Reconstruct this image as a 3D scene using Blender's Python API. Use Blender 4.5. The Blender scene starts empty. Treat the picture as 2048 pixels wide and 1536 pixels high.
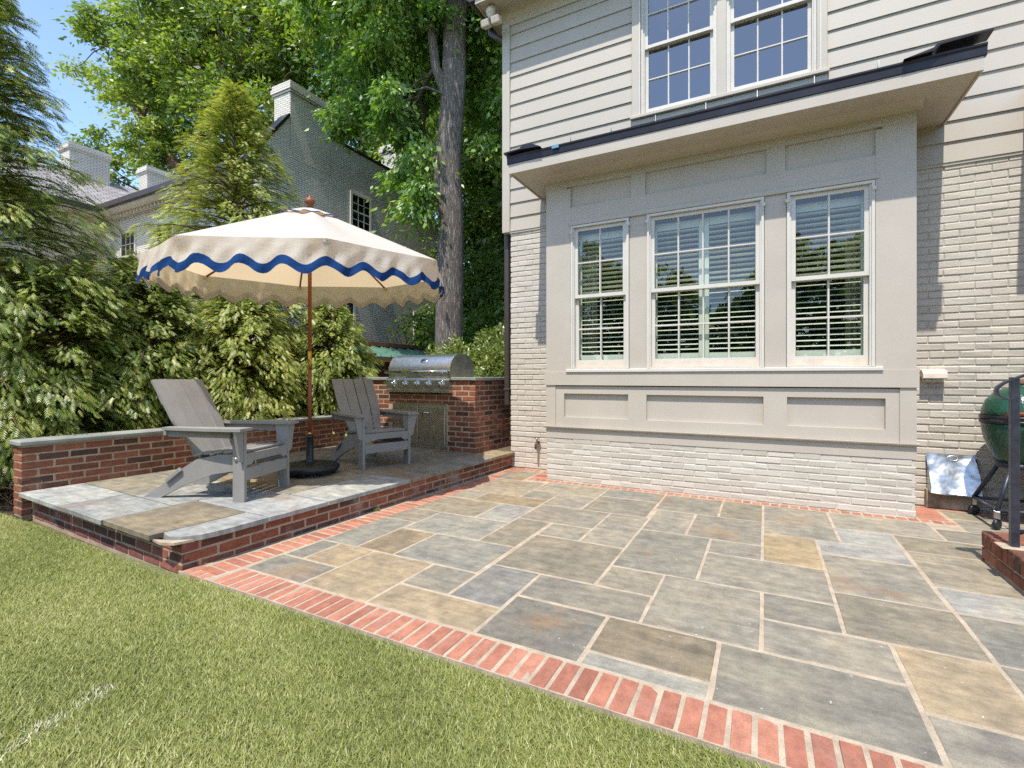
import bpy, math, random
import numpy as np
from mathutils import Matrix, Vector
R = math.radians
random.seed(7)
rng = np.random.default_rng(7)
scn = bpy.context.scene
COL = scn.collection

# ---------------------------------------------------------------- camera, sky, sun, exposure
cam_d = bpy.data.cameras.new('camera')
cam = bpy.data.objects.new('camera', cam_d)
COL.objects.link(cam)
cam.location = (0, 0, 1.17)
cam.rotation_euler = (R(90), 0, math.atan(506 / 970))
cam_d.sensor_width = 36.0
cam_d.lens = 970 / 2048 * 36
cam_d.shift_y = -12 / 2048
cam_d.clip_start = 0.05
cam_d.clip_end = 1000
scn.camera = cam

SUN_EL = R(64.0)
SUN_AZ = R(3.5)            # sun stands over -Y, a touch towards +X
world = bpy.data.worlds.new('World')
scn.world = world
world.use_nodes = True
wn = world.node_tree.nodes
bg = wn['Background']
sky = wn.new('ShaderNodeTexSky')
sky.sky_type = 'NISHITA'
sky.sun_disc = False
sky.sun_elevation = SUN_EL
sky.sun_rotation = math.pi
sky.altitude = 200
sky.air_density = 1.0
sky.dust_density = 0.6
sky.ozone_density = 1.6
world.node_tree.links.new(sky.outputs[0], bg.inputs[0])
bg.inputs[1].default_value = 0.15
sun_d = bpy.data.lights.new('sun', 'SUN')
sun_d.energy = 2.7
sun_d.angle = R(0.53)
sun_d.color = (1.0, 0.94, 0.85)
sun = bpy.data.objects.new('sun', sun_d)
COL.objects.link(sun)
sd = Vector((math.sin(SUN_AZ) * math.cos(SUN_EL), -math.cos(SUN_AZ) * math.cos(SUN_EL), math.sin(SUN_EL)))
sun.rotation_euler = sd.to_track_quat('Z', 'Y').to_euler()
sun.location = (0, -20, 40)
vs = scn.view_settings
vs.view_transform = 'Standard'
vs.look = 'None'
vs.exposure = 1.14
vs.gamma = 1.0
vs.use_curve_mapping = False
scn.cycles.max_bounces = 8
scn.cycles.diffuse_bounces = 4
scn.cycles.transparent_max_bounces = 12
scn.cycles.use_denoising = False
scn.cycles.denoiser = 'OPENIMAGEDENOISE'
scn.cycles.denoising_input_passes = 'RGB_ALBEDO_NORMAL'
scn.cycles.denoising_prefilter = 'ACCURATE'
scn.cycles.caustics_reflective = False
scn.cycles.caustics_refractive = False
scn.cycles.sample_clamp_indirect = 6

# ---------------------------------------------------------------- helpers
def lin(r, g, b):
    f = lambda c: (c / 255 / 12.92) if c / 255 <= 0.04045 else ((c / 255 + 0.055) / 1.055) ** 2.4
    return (f(r), f(g), f(b), 1.0)

def wmat(o):
    m = o.matrix_basis.copy()
    if o.parent:
        m = wmat(o.parent) @ o.matrix_parent_inverse @ m
    return m

def adopt(o, parent, local=False):
    if parent is not None:
        o.parent = parent
        if not local:
            o.matrix_parent_inverse = wmat(parent).inverted()

def tag(o, label=None, cat=None, group=None, kind=None):
    if label: o['label'] = label
    if cat: o['category'] = cat
    if group: o['group'] = group
    if kind: o['kind'] = kind
    return o

def thing(name, label, cat, loc=(0, 0, 0), rz=0.0, group=None):
    o = bpy.data.objects.new(name, None)
    o.empty_display_size = 0.1
    COL.objects.link(o)
    o.location = loc
    o.rotation_euler = (0, 0, rz)
    return tag(o, label, cat, group)

class MB:
    def __init__(self):
        self.v, self.f, self.s = [], [], []
    def add(self, vs_, fs, smooth=False):
        b = len(self.v)
        self.v += [tuple(p) for p in vs_]
        for f in fs:
            self.f.append([i + b for i in f]); self.s.append(smooth)
        return self
    def box(self, x0, x1, y0, y1, z0, z1, M=None):
        p = [(x0, y0, z0), (x1, y0, z0), (x1, y1, z0), (x0, y1, z0), (x0, y0, z1), (x1, y0, z1), (x1, y1, z1), (x0, y1, z1)]
        if M is not None: p = [tuple(M @ Vector(q)) for q in p]
        return self.add(p, [(0, 3, 2, 1), (4, 5, 6, 7), (0, 1, 5, 4), (1, 2, 6, 5), (2, 3, 7, 6), (3, 0, 4, 7)])
    def cbox(self, x0, x1, y0, y1, z0, z1, c=0.004, M=None, jit=0.0):
        c = min(c, (x1 - x0) * .4, (y1 - y0) * .4, (z1 - z0) * .4)
        pts, idx = [], {}
        for sx in (0, 1):
            for sy in (0, 1):
                for sz in (0, 1):
                    X, Y, Z = (x0, x1)[sx], (y0, y1)[sy], (z0, z1)[sz]
                    dx, dy, dz = (c, -c)[sx], (c, -c)[sy], (c, -c)[sz]
                    for k, q in enumerate(((X, Y + dy, Z + dz), (X + dx, Y, Z + dz), (X + dx, Y + dy, Z))):
                        idx[(sx, sy, sz, k)] = len(pts); pts.append(q)
        if jit: pts = [tuple(a + random.uniform(-jit, jit) for a in q) for q in pts]
        I = lambda *a: idx[a]
        fs = []
        for s in (0, 1):
            q = [I(s, 0, 0, 0), I(s, 1, 0, 0), I(s, 1, 1, 0), I(s, 0, 1, 0)]; fs.append(q if s else q[::-1])
            q = [I(0, s, 0, 1), I(0, s, 1, 1), I(1, s, 1, 1), I(1, s, 0, 1)]; fs.append(q if s else q[::-1])
            q = [I(0, 0, s, 2), I(1, 0, s, 2), I(1, 1, s, 2), I(0, 1, s, 2)]; fs.append(q if s else q[::-1])
        for a in (0, 1):
            for b in (0, 1):
                q = [I(a, b, 0, 0), I(a, b, 1, 0), I(a, b, 1, 1), I(a, b, 0, 1)]; fs.append(q if a == b else q[::-1])
                q = [I(a, 0, b, 0), I(a, 0, b, 2), I(a, 1, b, 2), I(a, 1, b, 0)]; fs.append(q if a == b else q[::-1])
                q = [I(0, a, b, 2), I(0, a, b, 1), I(1, a, b, 1), I(1, a, b, 2)]; fs.append(q if a == b else q[::-1])
        for k in ((0, 0, 0), (0, 1, 1), (1, 0, 1), (1, 1, 0)): fs.append([I(*k, 0), I(*k, 1), I(*k, 2)])
        for k in ((0, 0, 1), (0, 1, 0), (1, 0, 0), (1, 1, 1)): fs.append([I(*k, 0), I(*k, 2), I(*k, 1)])
        if M is not None: pts = [tuple(M @ Vector(q)) for q in pts]
        return self.add(pts, fs)
    def prism(self, poly, a0, a1, axis='y', M=None):
        n = len(poly)
        def P(u, w, a):
            return {'y': (u, a, w), 'x': (a, u, w), 'z': (u, w, a)}[axis]
        p = [P(u, w, a0) for u, w in poly] + [P(u, w, a1) for u, w in poly]
        if M is not None: p = [tuple(M @ Vector(q)) for q in p]
        fs = [list(range(n)), list(range(2 * n - 1, n - 1, -1))]
        fs += [(i, i + n, (i + 1) % n + n, (i + 1) % n) for i in range(n)]
        return self.add(p, fs)
    def tube(self, pts, rad, n=10, cap=True, smooth=True):
        pts = [Vector(p) for p in pts]
        if not hasattr(rad, '__len__'): rad = [rad] * len(pts)
        b = len(self.v); up = None
        for i, p in enumerate(pts):
            t = (pts[min(i + 1, len(pts) - 1)] - pts[max(i - 1, 0)]).normalized()
            if up is None:
                up = Vector((0, 0, 1)) if abs(t.z) < .9 else Vector((1, 0, 0))
            u = t.cross(up); u = u.normalized() if u.length > 1e-6 else t.orthogonal().normalized()
            w = u.cross(t).normalized(); up = w
            for k in range(n):
                a = 2 * math.pi * k / n
                self.v.append(tuple(p + (u * math.cos(a) + w * math.sin(a)) * rad[i]))
        for i in range(len(pts) - 1):
            for k in range(n):
                a, c = b + i * n + k, b + i * n + (k + 1) % n
                self.f.append([a, c, c + n, a + n]); self.s.append(smooth)
        if cap:
            self.f.append([b + k for k in range(n)][::-1]); self.s.append(False)
            e = b + (len(pts) - 1) * n
            self.f.append([e + k for k in range(n)]); self.s.append(False)
        return self
    def lathe(self, prof, c=(0, 0, 0), n=32, smooth=True, M=None):
        p = []
        for r, z in prof:
            for k in range(n):
                a = 2 * math.pi * k / n
                q = (c[0] + r * math.cos(a), c[1] + r * math.sin(a), c[2] + z)
                p.append(tuple(M @ Vector(q)) if M is not None else q)
        fs = []
        for i in range(len(prof) - 1):
            for k in range(n):
                a, d = i * n + k, i * n + (k + 1) % n
                fs.append((a, d, d + n, a + n))
        return self.add(p, fs, smooth)
    def mesh(self, name):
        me = bpy.data.meshes.new(name)
        me.from_pydata(self.v, [], self.f)
        me.polygons.foreach_set('use_smooth', self.s)
        me.validate(clean_customdata=False)
        me.update()
        return me
    def build(self, name, m, parent=None, local=False):
        return mobj(name, self.mesh(name), m, parent, local)

def mobj(name, me, m, parent=None, local=False):
    if m is not None and not me.materials: me.materials.append(m)
    o = bpy.data.objects.new(name, me)
    COL.objects.link(o)
    adopt(o, parent, local)
    return o

# numpy meshes for leaves, blades and the like
def np_mesh(name, verts, loops, nside, tint=None, smooth=False):
    me = bpy.data.meshes.new(name)
    nv, nf = len(verts), len(loops) // nside
    me.vertices.add(nv); me.loops.add(nf * nside); me.polygons.add(nf)
    me.vertices.foreach_set('co', np.ascontiguousarray(verts, np.float32).ravel())
    me.loops.foreach_set('vertex_index', np.ascontiguousarray(loops, np.int32))
    me.polygons.foreach_set('loop_start', np.arange(0, nf * nside, nside, dtype=np.int32))
    me.polygons.foreach_set('loop_total', np.full(nf, nside, np.int32))
    if smooth: me.polygons.foreach_set('use_smooth', np.ones(nf, bool))
    if tint is not None:
        at = me.attributes.new('tint', 'FLOAT', 'POINT')
        at.data.foreach_set('value', np.ascontiguousarray(tint, np.float32))
    me.update(calc_edges=True)
    return me

# ---------------------------------------------------------------- materials
MATS = {}
class NT:
    def __init__(self, name):
        self.m = bpy.data.materials.new(name); self.m.use_nodes = True
        self.t = self.m.node_tree; self.n = self.t.nodes
        self.b = self.n['Principled BSDF']; self.out = self.n['Material Output']
        MATS[name] = self.m
    def new(self, ty, **kw):
        nd = self.n.new('ShaderNode' + ty)
        for k, v in kw.items():
            if k.startswith('i_'):
                key = k[2:]; nd.inputs[int(key) if key.isdigit() else key.replace('_', ' ')].default_value = v
            else: setattr(nd, k, v)
        return nd
    def l(self, a, b): self.t.links.new(a, b)
    def coord(self, kind='Object', off=False, scale=None):
        tc = self.new('TexCoord').outputs[kind]
        if off:
            oi = self.new('ObjectInfo'); mu = self.new('VectorMath', operation='SCALE'); cx = self.new('CombineXYZ')
            self.l(oi.outputs['Random'], cx.inputs[0]); self.l(oi.outputs['Random'], cx.inputs[1])
            self.l(cx.outputs[0], mu.inputs[0]); mu.inputs['Scale'].default_value = 57.0
            ad = self.new('VectorMath', operation='ADD'); self.l(tc, ad.inputs[0]); self.l(mu.outputs[0], ad.inputs[1]); tc = ad.outputs[0]
        if scale is not None:
            mp = self.new('Mapping'); mp.inputs['Scale'].default_value = scale; self.l(tc, mp.inputs[0]); tc = mp.outputs[0]
        return tc
    def noise(self, co, scale, detail=4, rough=.6, out='Fac'):
        nd = self.new('TexNoise', i_Scale=scale, i_Detail=detail, i_Roughness=rough)
        self.l(co, nd.inputs['Vector']); return nd.outputs[out]
    def ramp(self, fac, stops):
        r = self.new('ValToRGB'); e = r.color_ramp.elements
        while len(e) < len(stops): e.new(.5)
        for i, (p, c) in enumerate(stops): e[i].position = p; e[i].color = c
        self.l(fac, r.inputs[0]); return r.outputs[0]
    def mix(self, fac, a, b, mode='MIX'):
        m = self.new('Mix', data_type='RGBA', blend_type=mode)
        for s, v in ((0, fac), (6, a), (7, b)):
            if isinstance(v, (int, float)): m.inputs[s].default_value = v
            elif isinstance(v, tuple): m.inputs[s].default_value = v
            else: self.l(v, m.inputs[s])
        return m.outputs[2]
    def math(self, op, a, b=0.0):
        m = self.new('Math', operation=op)
        for i, v in enumerate((a, b)):
            if isinstance(v, (int, float)): m.inputs[i].default_value = v
            else: self.l(v, m.inputs[i])
        return m.outputs[0]
    def bump(self, h, st=.3, dist=.01):
        b = self.new('Bump', i_Strength=st, i_Distance=dist); self.l(h, b.inputs['Height'])
        self.l(b.outputs[0], self.b.inputs['Normal'])
    def col(self, c):
        if isinstance(c, tuple): self.b.inputs['Base Color'].default_value = c
        else: self.l(c, self.b.inputs['Base Color'])
    def rough(self, r):
        if isinstance(r, (int, float)): self.b.inputs['Roughness'].default_value = r
        else: self.l(r, self.b.inputs['Roughness'])

def m_plain(name, c, rough=.6, metal=0.0, var=.12, sc=6, bump=.0, bs=60, spec=.5, grain=.06):
    t = NT(name); co = t.coord()
    k = t.noise(co, sc); c2 = tuple(max(0, x * (1 - var * 2.2)) for x in c[:3]) + (1,); c3 = tuple(min(1, x * (1 + var)) for x in c[:3]) + (1,)
    cc = t.ramp(k, [(.3, c2), (.7, c3)])
    if grain:
        g = t.noise(co, 260, 2); cc = t.mix(1.0, cc, t.ramp(g, [(.25, (1 - grain * 2,) * 3 + (1,)), (.75, (1 + grain,) * 3 + (1,))]), 'MULTIPLY')
    t.col(cc)
    t.rough(t.ramp(t.noise(co, sc * 3), [(.3, (rough * .85,) * 3 + (1,)), (.7, (min(1, rough * 1.15),) * 3 + (1,))]))
    t.b.inputs['Metallic'].default_value = metal
    t.b.inputs['Specular IOR Level'].default_value = spec
    if bump: t.bump(t.noise(co, bs, 5), bump, .004)
    return t.m

# house paint, white and trim
m_paint = m_plain('paint_greige', lin(186, 177, 163), .55, var=.03, sc=2.2, bump=.05, bs=90, grain=.03)
m_trimw = m_plain('paint_window_white', lin(208, 203, 193), .4, var=.03, sc=5, grain=.02)
m_sillw = m_plain('paint_sill_cream', lin(214, 200, 182), .5, var=.06, sc=9, grain=.03)
m_dark = m_plain('bronze_metal', lin(52, 50, 56), .38, metal=.6, var=.15, sc=4)
m_down = m_plain('downspout_brown', lin(66, 58, 54), .45, var=.1)
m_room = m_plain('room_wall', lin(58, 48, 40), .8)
m_shut = m_plain('shutter_white', lin(210, 212, 200), .45, var=.03)
m_curt = m_plain('curtain_linen', lin(196, 190, 168), .9, var=.1)
m_steel = m_plain('stainless', lin(196, 198, 200), .36, metal=1.0, var=.08, sc=14, bump=.03, bs=30)
m_steeld = m_plain('stainless_dark', lin(196, 192, 178), .4, metal=1.0, var=.12, sc=9)
m_chrome = m_plain('chrome', lin(215, 217, 220), .12, metal=1.0, var=.03)
m_black = m_plain('black_plastic', lin(30, 32, 36), .42, var=.2, sc=10, bump=.1, bs=120)
m_iron = m_plain('painted_iron', lin(62, 66, 76), .4, metal=.3, var=.18, sc=18, bump=.15, bs=80)
m_wood = None
m_brass = m_plain('brass', lin(196, 158, 82), .28, metal=1.0, var=.08)
m_poly = m_plain('grey_lumber', lin(142, 139, 134), .6, var=.06, sc=5, bump=.12, bs=70, grain=.05)
m_capst = m_plain('cap_bluestone', lin(146, 148, 140), .75, var=.14, sc=4, bump=.3, bs=40)
m_green = m_plain('green_metal_roof', lin(112, 150, 130), .45, metal=.2, var=.12, sc=3)
m_soil = m_plain('mulch', lin(70, 54, 42), .95, var=.4, sc=25, bump=1.0, bs=60)
m_twig = m_plain('dry_twig', lin(110, 88, 68), .9, var=.3, sc=30)
m_nroof = None

def m_mortar(name, c, bump=.5):
    t = NT(name); co = t.coord('Object')
    a = t.noise(co, 9, 5); g = t.noise(co, 180, 3)
    cc = t.ramp(a, [(.25, tuple(x * .62 for x in c[:3]) + (1,)), (.6, c), (.85, tuple(min(1, x * 1.2) for x in c[:3]) + (1,))])
    t.col(t.mix(1.0, cc, t.ramp(g, [(.3, (.75, .75, .75, 1)), (.7, (1.1, 1.1, 1.1, 1))]), 'MULTIPLY'))
    t.rough(.92); t.bump(g, bump, .004); return t.m
m_mort_p = m_mortar('mortar_patio', lin(184, 167, 144))
m_mort_r = m_mortar('mortar_buff', lin(186, 164, 140))

def m_brick(name, stops, bloom=0.0, rough=.88):
    t = NT(name); oi = t.new('ObjectInfo'); co = t.coord('Object', off=True)
    base = t.ramp(oi.outputs['Random'], stops)
    a = t.noise(co, 14, 5, .65); g = t.noise(co, 150, 4, .7)
    cc = t.mix(1.0, base, t.ramp(a, [(.25, (.66, .64, .64, 1)), (.6, (1.02, 1, 1, 1)), (.85, (1.22, 1.15, 1.1, 1))]), 'MULTIPLY')
    cc = t.mix(1.0, cc, t.ramp(g, [(.3, (.74, .74, .74, 1)), (.7, (1.12, 1.12, 1.12, 1))]), 'MULTIPLY')
    if bloom:
        wc = t.coord('Object'); gp = t.new('NewGeometry').outputs['Position']
        w = t.noise(gp, 3.2, 6, .72); f = t.ramp(w, [(.54, (0, 0, 0, 1)), (.72, (bloom,) * 3 + (1,))])
        cc = t.mix(f, cc, lin(196, 186, 176))
    t.col(cc); t.rough(rough); t.bump(g, .55, .004)
    t.b.inputs['Specular IOR Level'].default_value = .3
    return t.m
RED = [(0, lin(84, 66, 58)), (.18, lin(110, 78, 64)), (.42, lin(142, 88, 67)), (.62, lin(156, 98, 73)), (.82, lin(128, 80, 62)), (1, lin(166, 110, 82))]
m_red = m_brick('brick_red', RED, .12)
m_redb = m_brick('brick_red_bloom', [(0, lin(92, 66, 62)), (.3, lin(128, 82, 72)), (.6, lin(146, 92, 80)), (1, lin(160, 104, 90))], .75)
m_terrb = m_brick('brick_terrace_side', RED, .5)
m_pav = m_brick('brick_paver', [(0, lin(162, 108, 88)), (.35, lin(180, 122, 99)), (.7, lin(188, 132, 108)), (1, lin(154, 102, 84))], .14)

def m_pbrick():
    t = NT('brick_painted'); co = t.coord('Object', off=True); gp = t.new('NewGeometry').outputs['Position']
    oi = t.new('ObjectInfo')
    base = t.ramp(oi.outputs['Random'], [(0, lin(184, 177, 164)), (.5, lin(193, 186, 173)), (1, lin(199, 192, 180))])
    n1 = t.noise(gp, 2.2, 5); g = t.noise(co, 55, 6, .7); sp = t.noise(gp, 34, 3, .5)
    cc = t.mix(1.0, base, t.ramp(n1, [(.3, (.93, .92, .9, 1)), (.7, (1.03, 1.03, 1.03, 1))]), 'MULTIPLY')
    cc = t.mix(t.ramp(sp, [(.70, (0, 0, 0, 1)), (.78, (.5, .5, .5, 1))]), cc, lin(120, 104, 92))
    t.col(cc); t.rough(.7); t.bump(g, .6, .006); return t.m
m_pbr = m_pbrick()

def m_stone(name):
    t = NT(name); oi = t.new('ObjectInfo'); co = t.coord('Object', off=True)
    gp = t.new('NewGeometry').outputs['Position']
    a = t.noise(co, 3.0, 6, .62); b = t.noise(co, 11, 6, .7); g = t.noise(co, 240, 3, .6)
    mp = t.new('Mapping'); mp.inputs['Scale'].default_value = (1, 5, 1); mp.inputs['Rotation'].default_value = (0, 0, .5); t.l(co, mp.inputs[0])
    st = t.noise(mp.outputs[0], 4.0, 6, .7)
    cc = t.mix(1.0, oi.outputs['Color'], t.ramp(a, [(.3, (.74, .76, .8, 1)), (.5, (1, 1, 1, 1)), (.72, (1.26, 1.2, 1.08, 1))]), 'MULTIPLY')
    cc = t.mix(1.0, cc, t.ramp(b, [(.32, (.72, .72, .73, 1)), (.68, (1.22, 1.21, 1.19, 1))]), 'MULTIPLY')
    cc = t.mix(1.0, cc, t.ramp(st, [(.35, (.80, .80, .80, 1)), (.65, (1.14, 1.14, 1.14, 1))]), 'MULTIPLY')
    cc = t.mix(1.0, cc, t.ramp(g, [(.28, (.72, .72, .72, 1)), (.72, (1.2, 1.2, 1.2, 1))]), 'MULTIPLY')
    # rust stains on some stones
    rs = t.noise(gp, 1.7, 4, .6); rf = t.ramp(rs, [(.58, (0, 0, 0, 1)), (.72, (.6, .6, .6, 1))])
    cc = t.mix(rf, cc, lin(140, 104, 68))
    # dark scuffs and pale lime marks
    sc = t.noise(gp, 4.4, 8, .75); sf = t.ramp(sc, [(.6, (0, 0, 0, 1)), (.72, (.65, .65, .65, 1))])
    cc = t.mix(sf, cc, lin(70, 70, 68))
    lm = t.noise(gp, 6.3, 9, .8); lf = t.ramp(lm, [(.645, (0, 0, 0, 1)), (.72, (.6, .6, .6, 1))])
    cc = t.mix(lf, cc, lin(196, 196, 192))
    wp = t.noise(gp, 41, 2, .5); cc = t.mix(t.ramp(wp, [(.735, (0, 0, 0, 1)), (.76, (.7, .7, .7, 1))]), cc, lin(206, 204, 196))
    bp_ = t.noise(gp, 33, 3, .6); cc = t.mix(t.ramp(bp_, [(.25, (.65, .65, .65, 1)), (.29, (0, 0, 0, 1))]), cc, lin(64, 60, 54))
    t.col(cc); t.rough(t.ramp(b, [(.3, (.62,) * 3 + (1,)), (.7, (.85,) * 3 + (1,))]))
    h = t.math('ADD', t.math('MULTIPLY', st, .7), t.math('MULTIPLY', g, .25)); t.bump(h, .6, .008)
    return t.m
m_flag = m_stone('flagstone')

def m_siding():
    t = NT('siding_paint'); co = t.coord('Object', scale=(1, 14, 30)); gp = t.new('NewGeometry').outputs['Position']
    oi = t.new('ObjectInfo')
    base = t.ramp(oi.outputs['Random'], [(0, lin(176, 168, 155)), (1, lin(181, 173, 160))])
    n1 = t.noise(gp, 1.3, 4)
    cc = t.mix(1.0, base, t.ramp(n1, [(.3, (.96, .955, .95, 1)), (.7, (1.02, 1.02, 1.02, 1))]), 'MULTIPLY')
    g = t.noise(gp, 220, 2); cc = t.mix(1.0, cc, t.ramp(g, [(.3, (.95,) * 3 + (1,)), (.7, (1.03,) * 3 + (1,))]), 'MULTIPLY')
    t.col(cc); t.rough(.6); t.bump(t.noise(co, 6, 4), .05, .003); return t.m
m_sid = m_siding()

def m_glass(name, tint=(.93, .97, .93, 1), f0=.08):
    t = NT(name); tr = t.new('BsdfTransparent'); tr.inputs[0].default_value = tint
    gl = t.new('BsdfGlossy'); gl.inputs['Roughness'].default_value = .012; gl.inputs['Color'].default_value = (.95, .97, 1, 1)
    co = t.coord(); bp = t.new('Bump', i_Strength=.05, i_Distance=.004); t.l(t.noise(co, 2.2, 2), bp.inputs['Height']); t.l(bp.outputs[0], gl.inputs['Normal'])
    ge = t.new('NewGeometry'); dt = t.new('VectorMath', operation='DOT_PRODUCT'); t.l(ge.outputs['Incoming'], dt.inputs[0]); t.l(ge.outputs['Normal'], dt.inputs[1])
    k = t.math('POWER', t.math('SUBTRACT', 1.0, t.math('ABSOLUTE', dt.outputs['Value'])), 5.0); fr = t.math('ADD', f0, t.math('MULTIPLY', k, 1 - f0)); mx = t.new('MixShader'); t.l(fr, mx.inputs[0]); t.l(tr.outputs[0], mx.inputs[1]); t.l(gl.outputs[0], mx.inputs[2])
    t.l(mx.outputs[0], t.out.inputs[0]); return t.m
m_gl = m_glass('window_glass', (.90, .95, .89, 1), .08)
m_glu = m_glass('window_glass_upper', (.5, .56, .62, 1), .2)

def m_cloth(name, c, tc, tw=.4, wr=1.0):
    t = NT(name); co = t.coord('Object')
    g = t.noise(co, 380, 2); cc = t.mix(1.0, c, t.ramp(g, [(.3, (.9,) * 3 + (1,)), (.7, (1.05,) * 3 + (1,))]), 'MULTIPLY')
    d = t.new('BsdfDiffuse'); t.l(cc, d.inputs[0]); tr = t.new('BsdfTranslucent'); tr.inputs[0].default_value = tc
    bp = t.new('Bump', i_Strength=.35 * wr, i_Distance=.02); t.l(t.noise(co, 9, 4), bp.inputs['Height'])
    t.l(bp.outputs[0], d.inputs['Normal'])
    mx = t.new('MixShader'); mx.inputs[0].default_value = tw; t.l(d.outputs[0], mx.inputs[1]); t.l(tr.outputs[0], mx.inputs[2]); t.l(mx.outputs[0], t.out.inputs[0]); return t.m
m_can = m_cloth('canvas_cream', lin(228, 223, 213), lin(236, 208, 166), .46)
m_blue = m_cloth('canvas_blue', lin(38, 68, 116), lin(30, 56, 104), .1)

def m_woodf(name, c1, c2, sc=(30, 30, 2)):
    t = NT(name); co = t.coord('Object', scale=sc); a = t.noise(co, 3, 6, .7)
    t.col(t.ramp(a, [(.3, c1), (.7, c2)])); t.rough(.5); t.bump(a, .15, .002); return t.m
m_wood = m_woodf('umbrella_wood', lin(112, 58, 30), lin(150, 84, 46))
m_board = m_woodf('cedar_board', lin(150, 96, 52), lin(176, 122, 70), (4, 4, 30))

def m_bark(name, c1, c2, sc=(7, 7, .9)):
    t = NT(name); co = t.coord('Object', scale=sc)
    v = t.new('TexVoronoi', i_Scale=2.2, feature='DISTANCE_TO_EDGE'); w = t.noise(co, 1.6, 5, .7, 'Color')
    ad = t.new('VectorMath', operation='ADD'); t.l(co, ad.inputs[0]); t.l(w, ad.inputs[1]); t.l(ad.outputs[0], v.inputs['Vector'])
    n = t.noise(co, 5, 6, .7)
    h = t.math('ADD', t.math('MULTIPLY', v.outputs[0], 1.6), t.math('MULTIPLY', n, .4))
    t.col(t.ramp(h, [(.12, tuple(x * .35 for x in c1[:3]) + (1,)), (.4, c1), (.85, c2)])); t.rough(.95); t.bump(h, 1.0, .05); return t.m
m_bark = m_bark('bark_grey', lin(138, 126, 116), lin(186, 176, 164), (11, 11, 1.1))
m_barkd = m_plain('bark_dark', lin(66, 56, 46), .95, var=.3, sc=6, bump=.8, bs=14)
m_barkr = m_plain('bark_reddish', lin(112, 84, 66), .95, var=.3, sc=12, bump=.6, bs=30)

def m_leaf(name, stops, tw=.35, gloss=.06):
    t = NT(name); at = t.new('Attribute', attribute_name='tint')
    cc = t.ramp(at.outputs['Fac'], stops)
    d = t.new('BsdfDiffuse'); t.l(cc, d.inputs[0]); tr = t.new('BsdfTranslucent')
    t.l(t.mix(1.0, cc, (1.35, 1.25, .55, 1), 'MULTIPLY'), tr.inputs[0])
    mx = t.new('MixShader'); mx.inputs[0].default_value = tw; t.l(d.outputs[0], mx.inputs[1]); t.l(tr.outputs[0], mx.inputs[2])
    gl = t.new('BsdfGlossy'); gl.inputs['Roughness'].default_value = .45
    m2 = t.new('MixShader'); m2.inputs[0].default_value = gloss; t.l(mx.outputs[0], m2.inputs[1]); t.l(gl.outputs[0], m2.inputs[2])
    t.l(m2.outputs[0], t.out.inputs[0]); return t.m
m_lf_far = m_leaf('leaf_broad', [(0, lin(84, 114, 42)), (.5, lin(130, 158, 62)), (1, lin(180, 194, 100))], .5)
m_lf_pec = m_leaf('leaf_pinnate', [(0, lin(78, 120, 44)), (.5, lin(120, 160, 64)), (1, lin(172, 194, 98))], .5)
m_lf_wood = m_leaf('leaf_woods', [(0, lin(66, 100, 40)), (.5, lin(106, 142, 56)), (1, lin(154, 176, 84))], .5)
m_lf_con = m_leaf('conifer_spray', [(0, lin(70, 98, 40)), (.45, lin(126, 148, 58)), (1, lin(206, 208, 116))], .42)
m_lf_yel = m_leaf('leaf_laurel', [(0, lin(84, 110, 46)), (.5, lin(126, 146, 62)), (1, lin(176, 182, 96))], .35, .1)
m_turf = m_leaf('turf_blade', [(0, lin(98, 106, 52)), (.35, lin(134, 142, 72)), (.7, lin(162, 164, 95)), (.9, lin(188, 178, 130)), (1, lin(226, 224, 212))], .15, .03)

def m_turfbase():
    t = NT('turf_backing'); gp = t.new('NewGeometry').outputs['Position']
    a = t.noise(gp, 90, 4); b = t.noise(gp, 1.2, 3)
    cc = t.ramp(a, [(.3, lin(84, 90, 52)), (.7, lin(150, 152, 96))])
    t.col(t.mix(1.0, cc, t.ramp(b, [(.3, (.85, .85, .85, 1)), (.7, (1.1, 1.1, 1.1, 1))]), 'MULTIPLY')); t.rough(.95); t.bump(a, 1, .02); return t.m
m_tb = m_turfbase()

def m_nbrick(name, c, ax):
    t = NT(name); gp = t.new('NewGeometry').outputs['Position']; sx = t.new('SeparateXYZ'); t.l(gp, sx.inputs[0]); cx = t.new('CombineXYZ')
    t.l(sx.outputs[ax], cx.inputs[0]); t.l(sx.outputs[2], cx.inputs[1])
    br = t.new('TexBrick', i_Scale=1.0); br.inputs['Brick Width'].default_value = .215; br.inputs['Row Height'].default_value = .0677; br.inputs['Mortar Size'].default_value = .011
    br.inputs['Mortar Smooth'].default_value = .2
    br.inputs['Color1'].default_value = c; br.inputs['Color2'].default_value = tuple(x * .86 for x in c[:3]) + (1,); br.inputs['Mortar'].default_value = tuple(x * .48 for x in c[:3]) + (1,)
    t.l(cx.outputs[0], br.inputs['Vector'])
    n = t.noise(gp, .7, 4)
    t.col(t.mix(1.0, br.outputs[0], t.ramp(n, [(.3, (.9, .9, .9, 1)), (.7, (1.06, 1.06, 1.06, 1))]), 'MULTIPLY')); t.rough(.85)
    iv = t.math('SUBTRACT', 1.0, br.outputs['Fac']); t.bump(iv, .8, .012); return t.m
NB = lin(226, 220, 206)
m_nbx = m_nbrick('neighbour_brick_side', NB, 1)
m_nby = m_nbrick('neighbour_brick_front', NB, 0)
m_cream = m_plain('cream_stucco', lin(196, 184, 164), .85, var=.05, sc=1.5)
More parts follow.
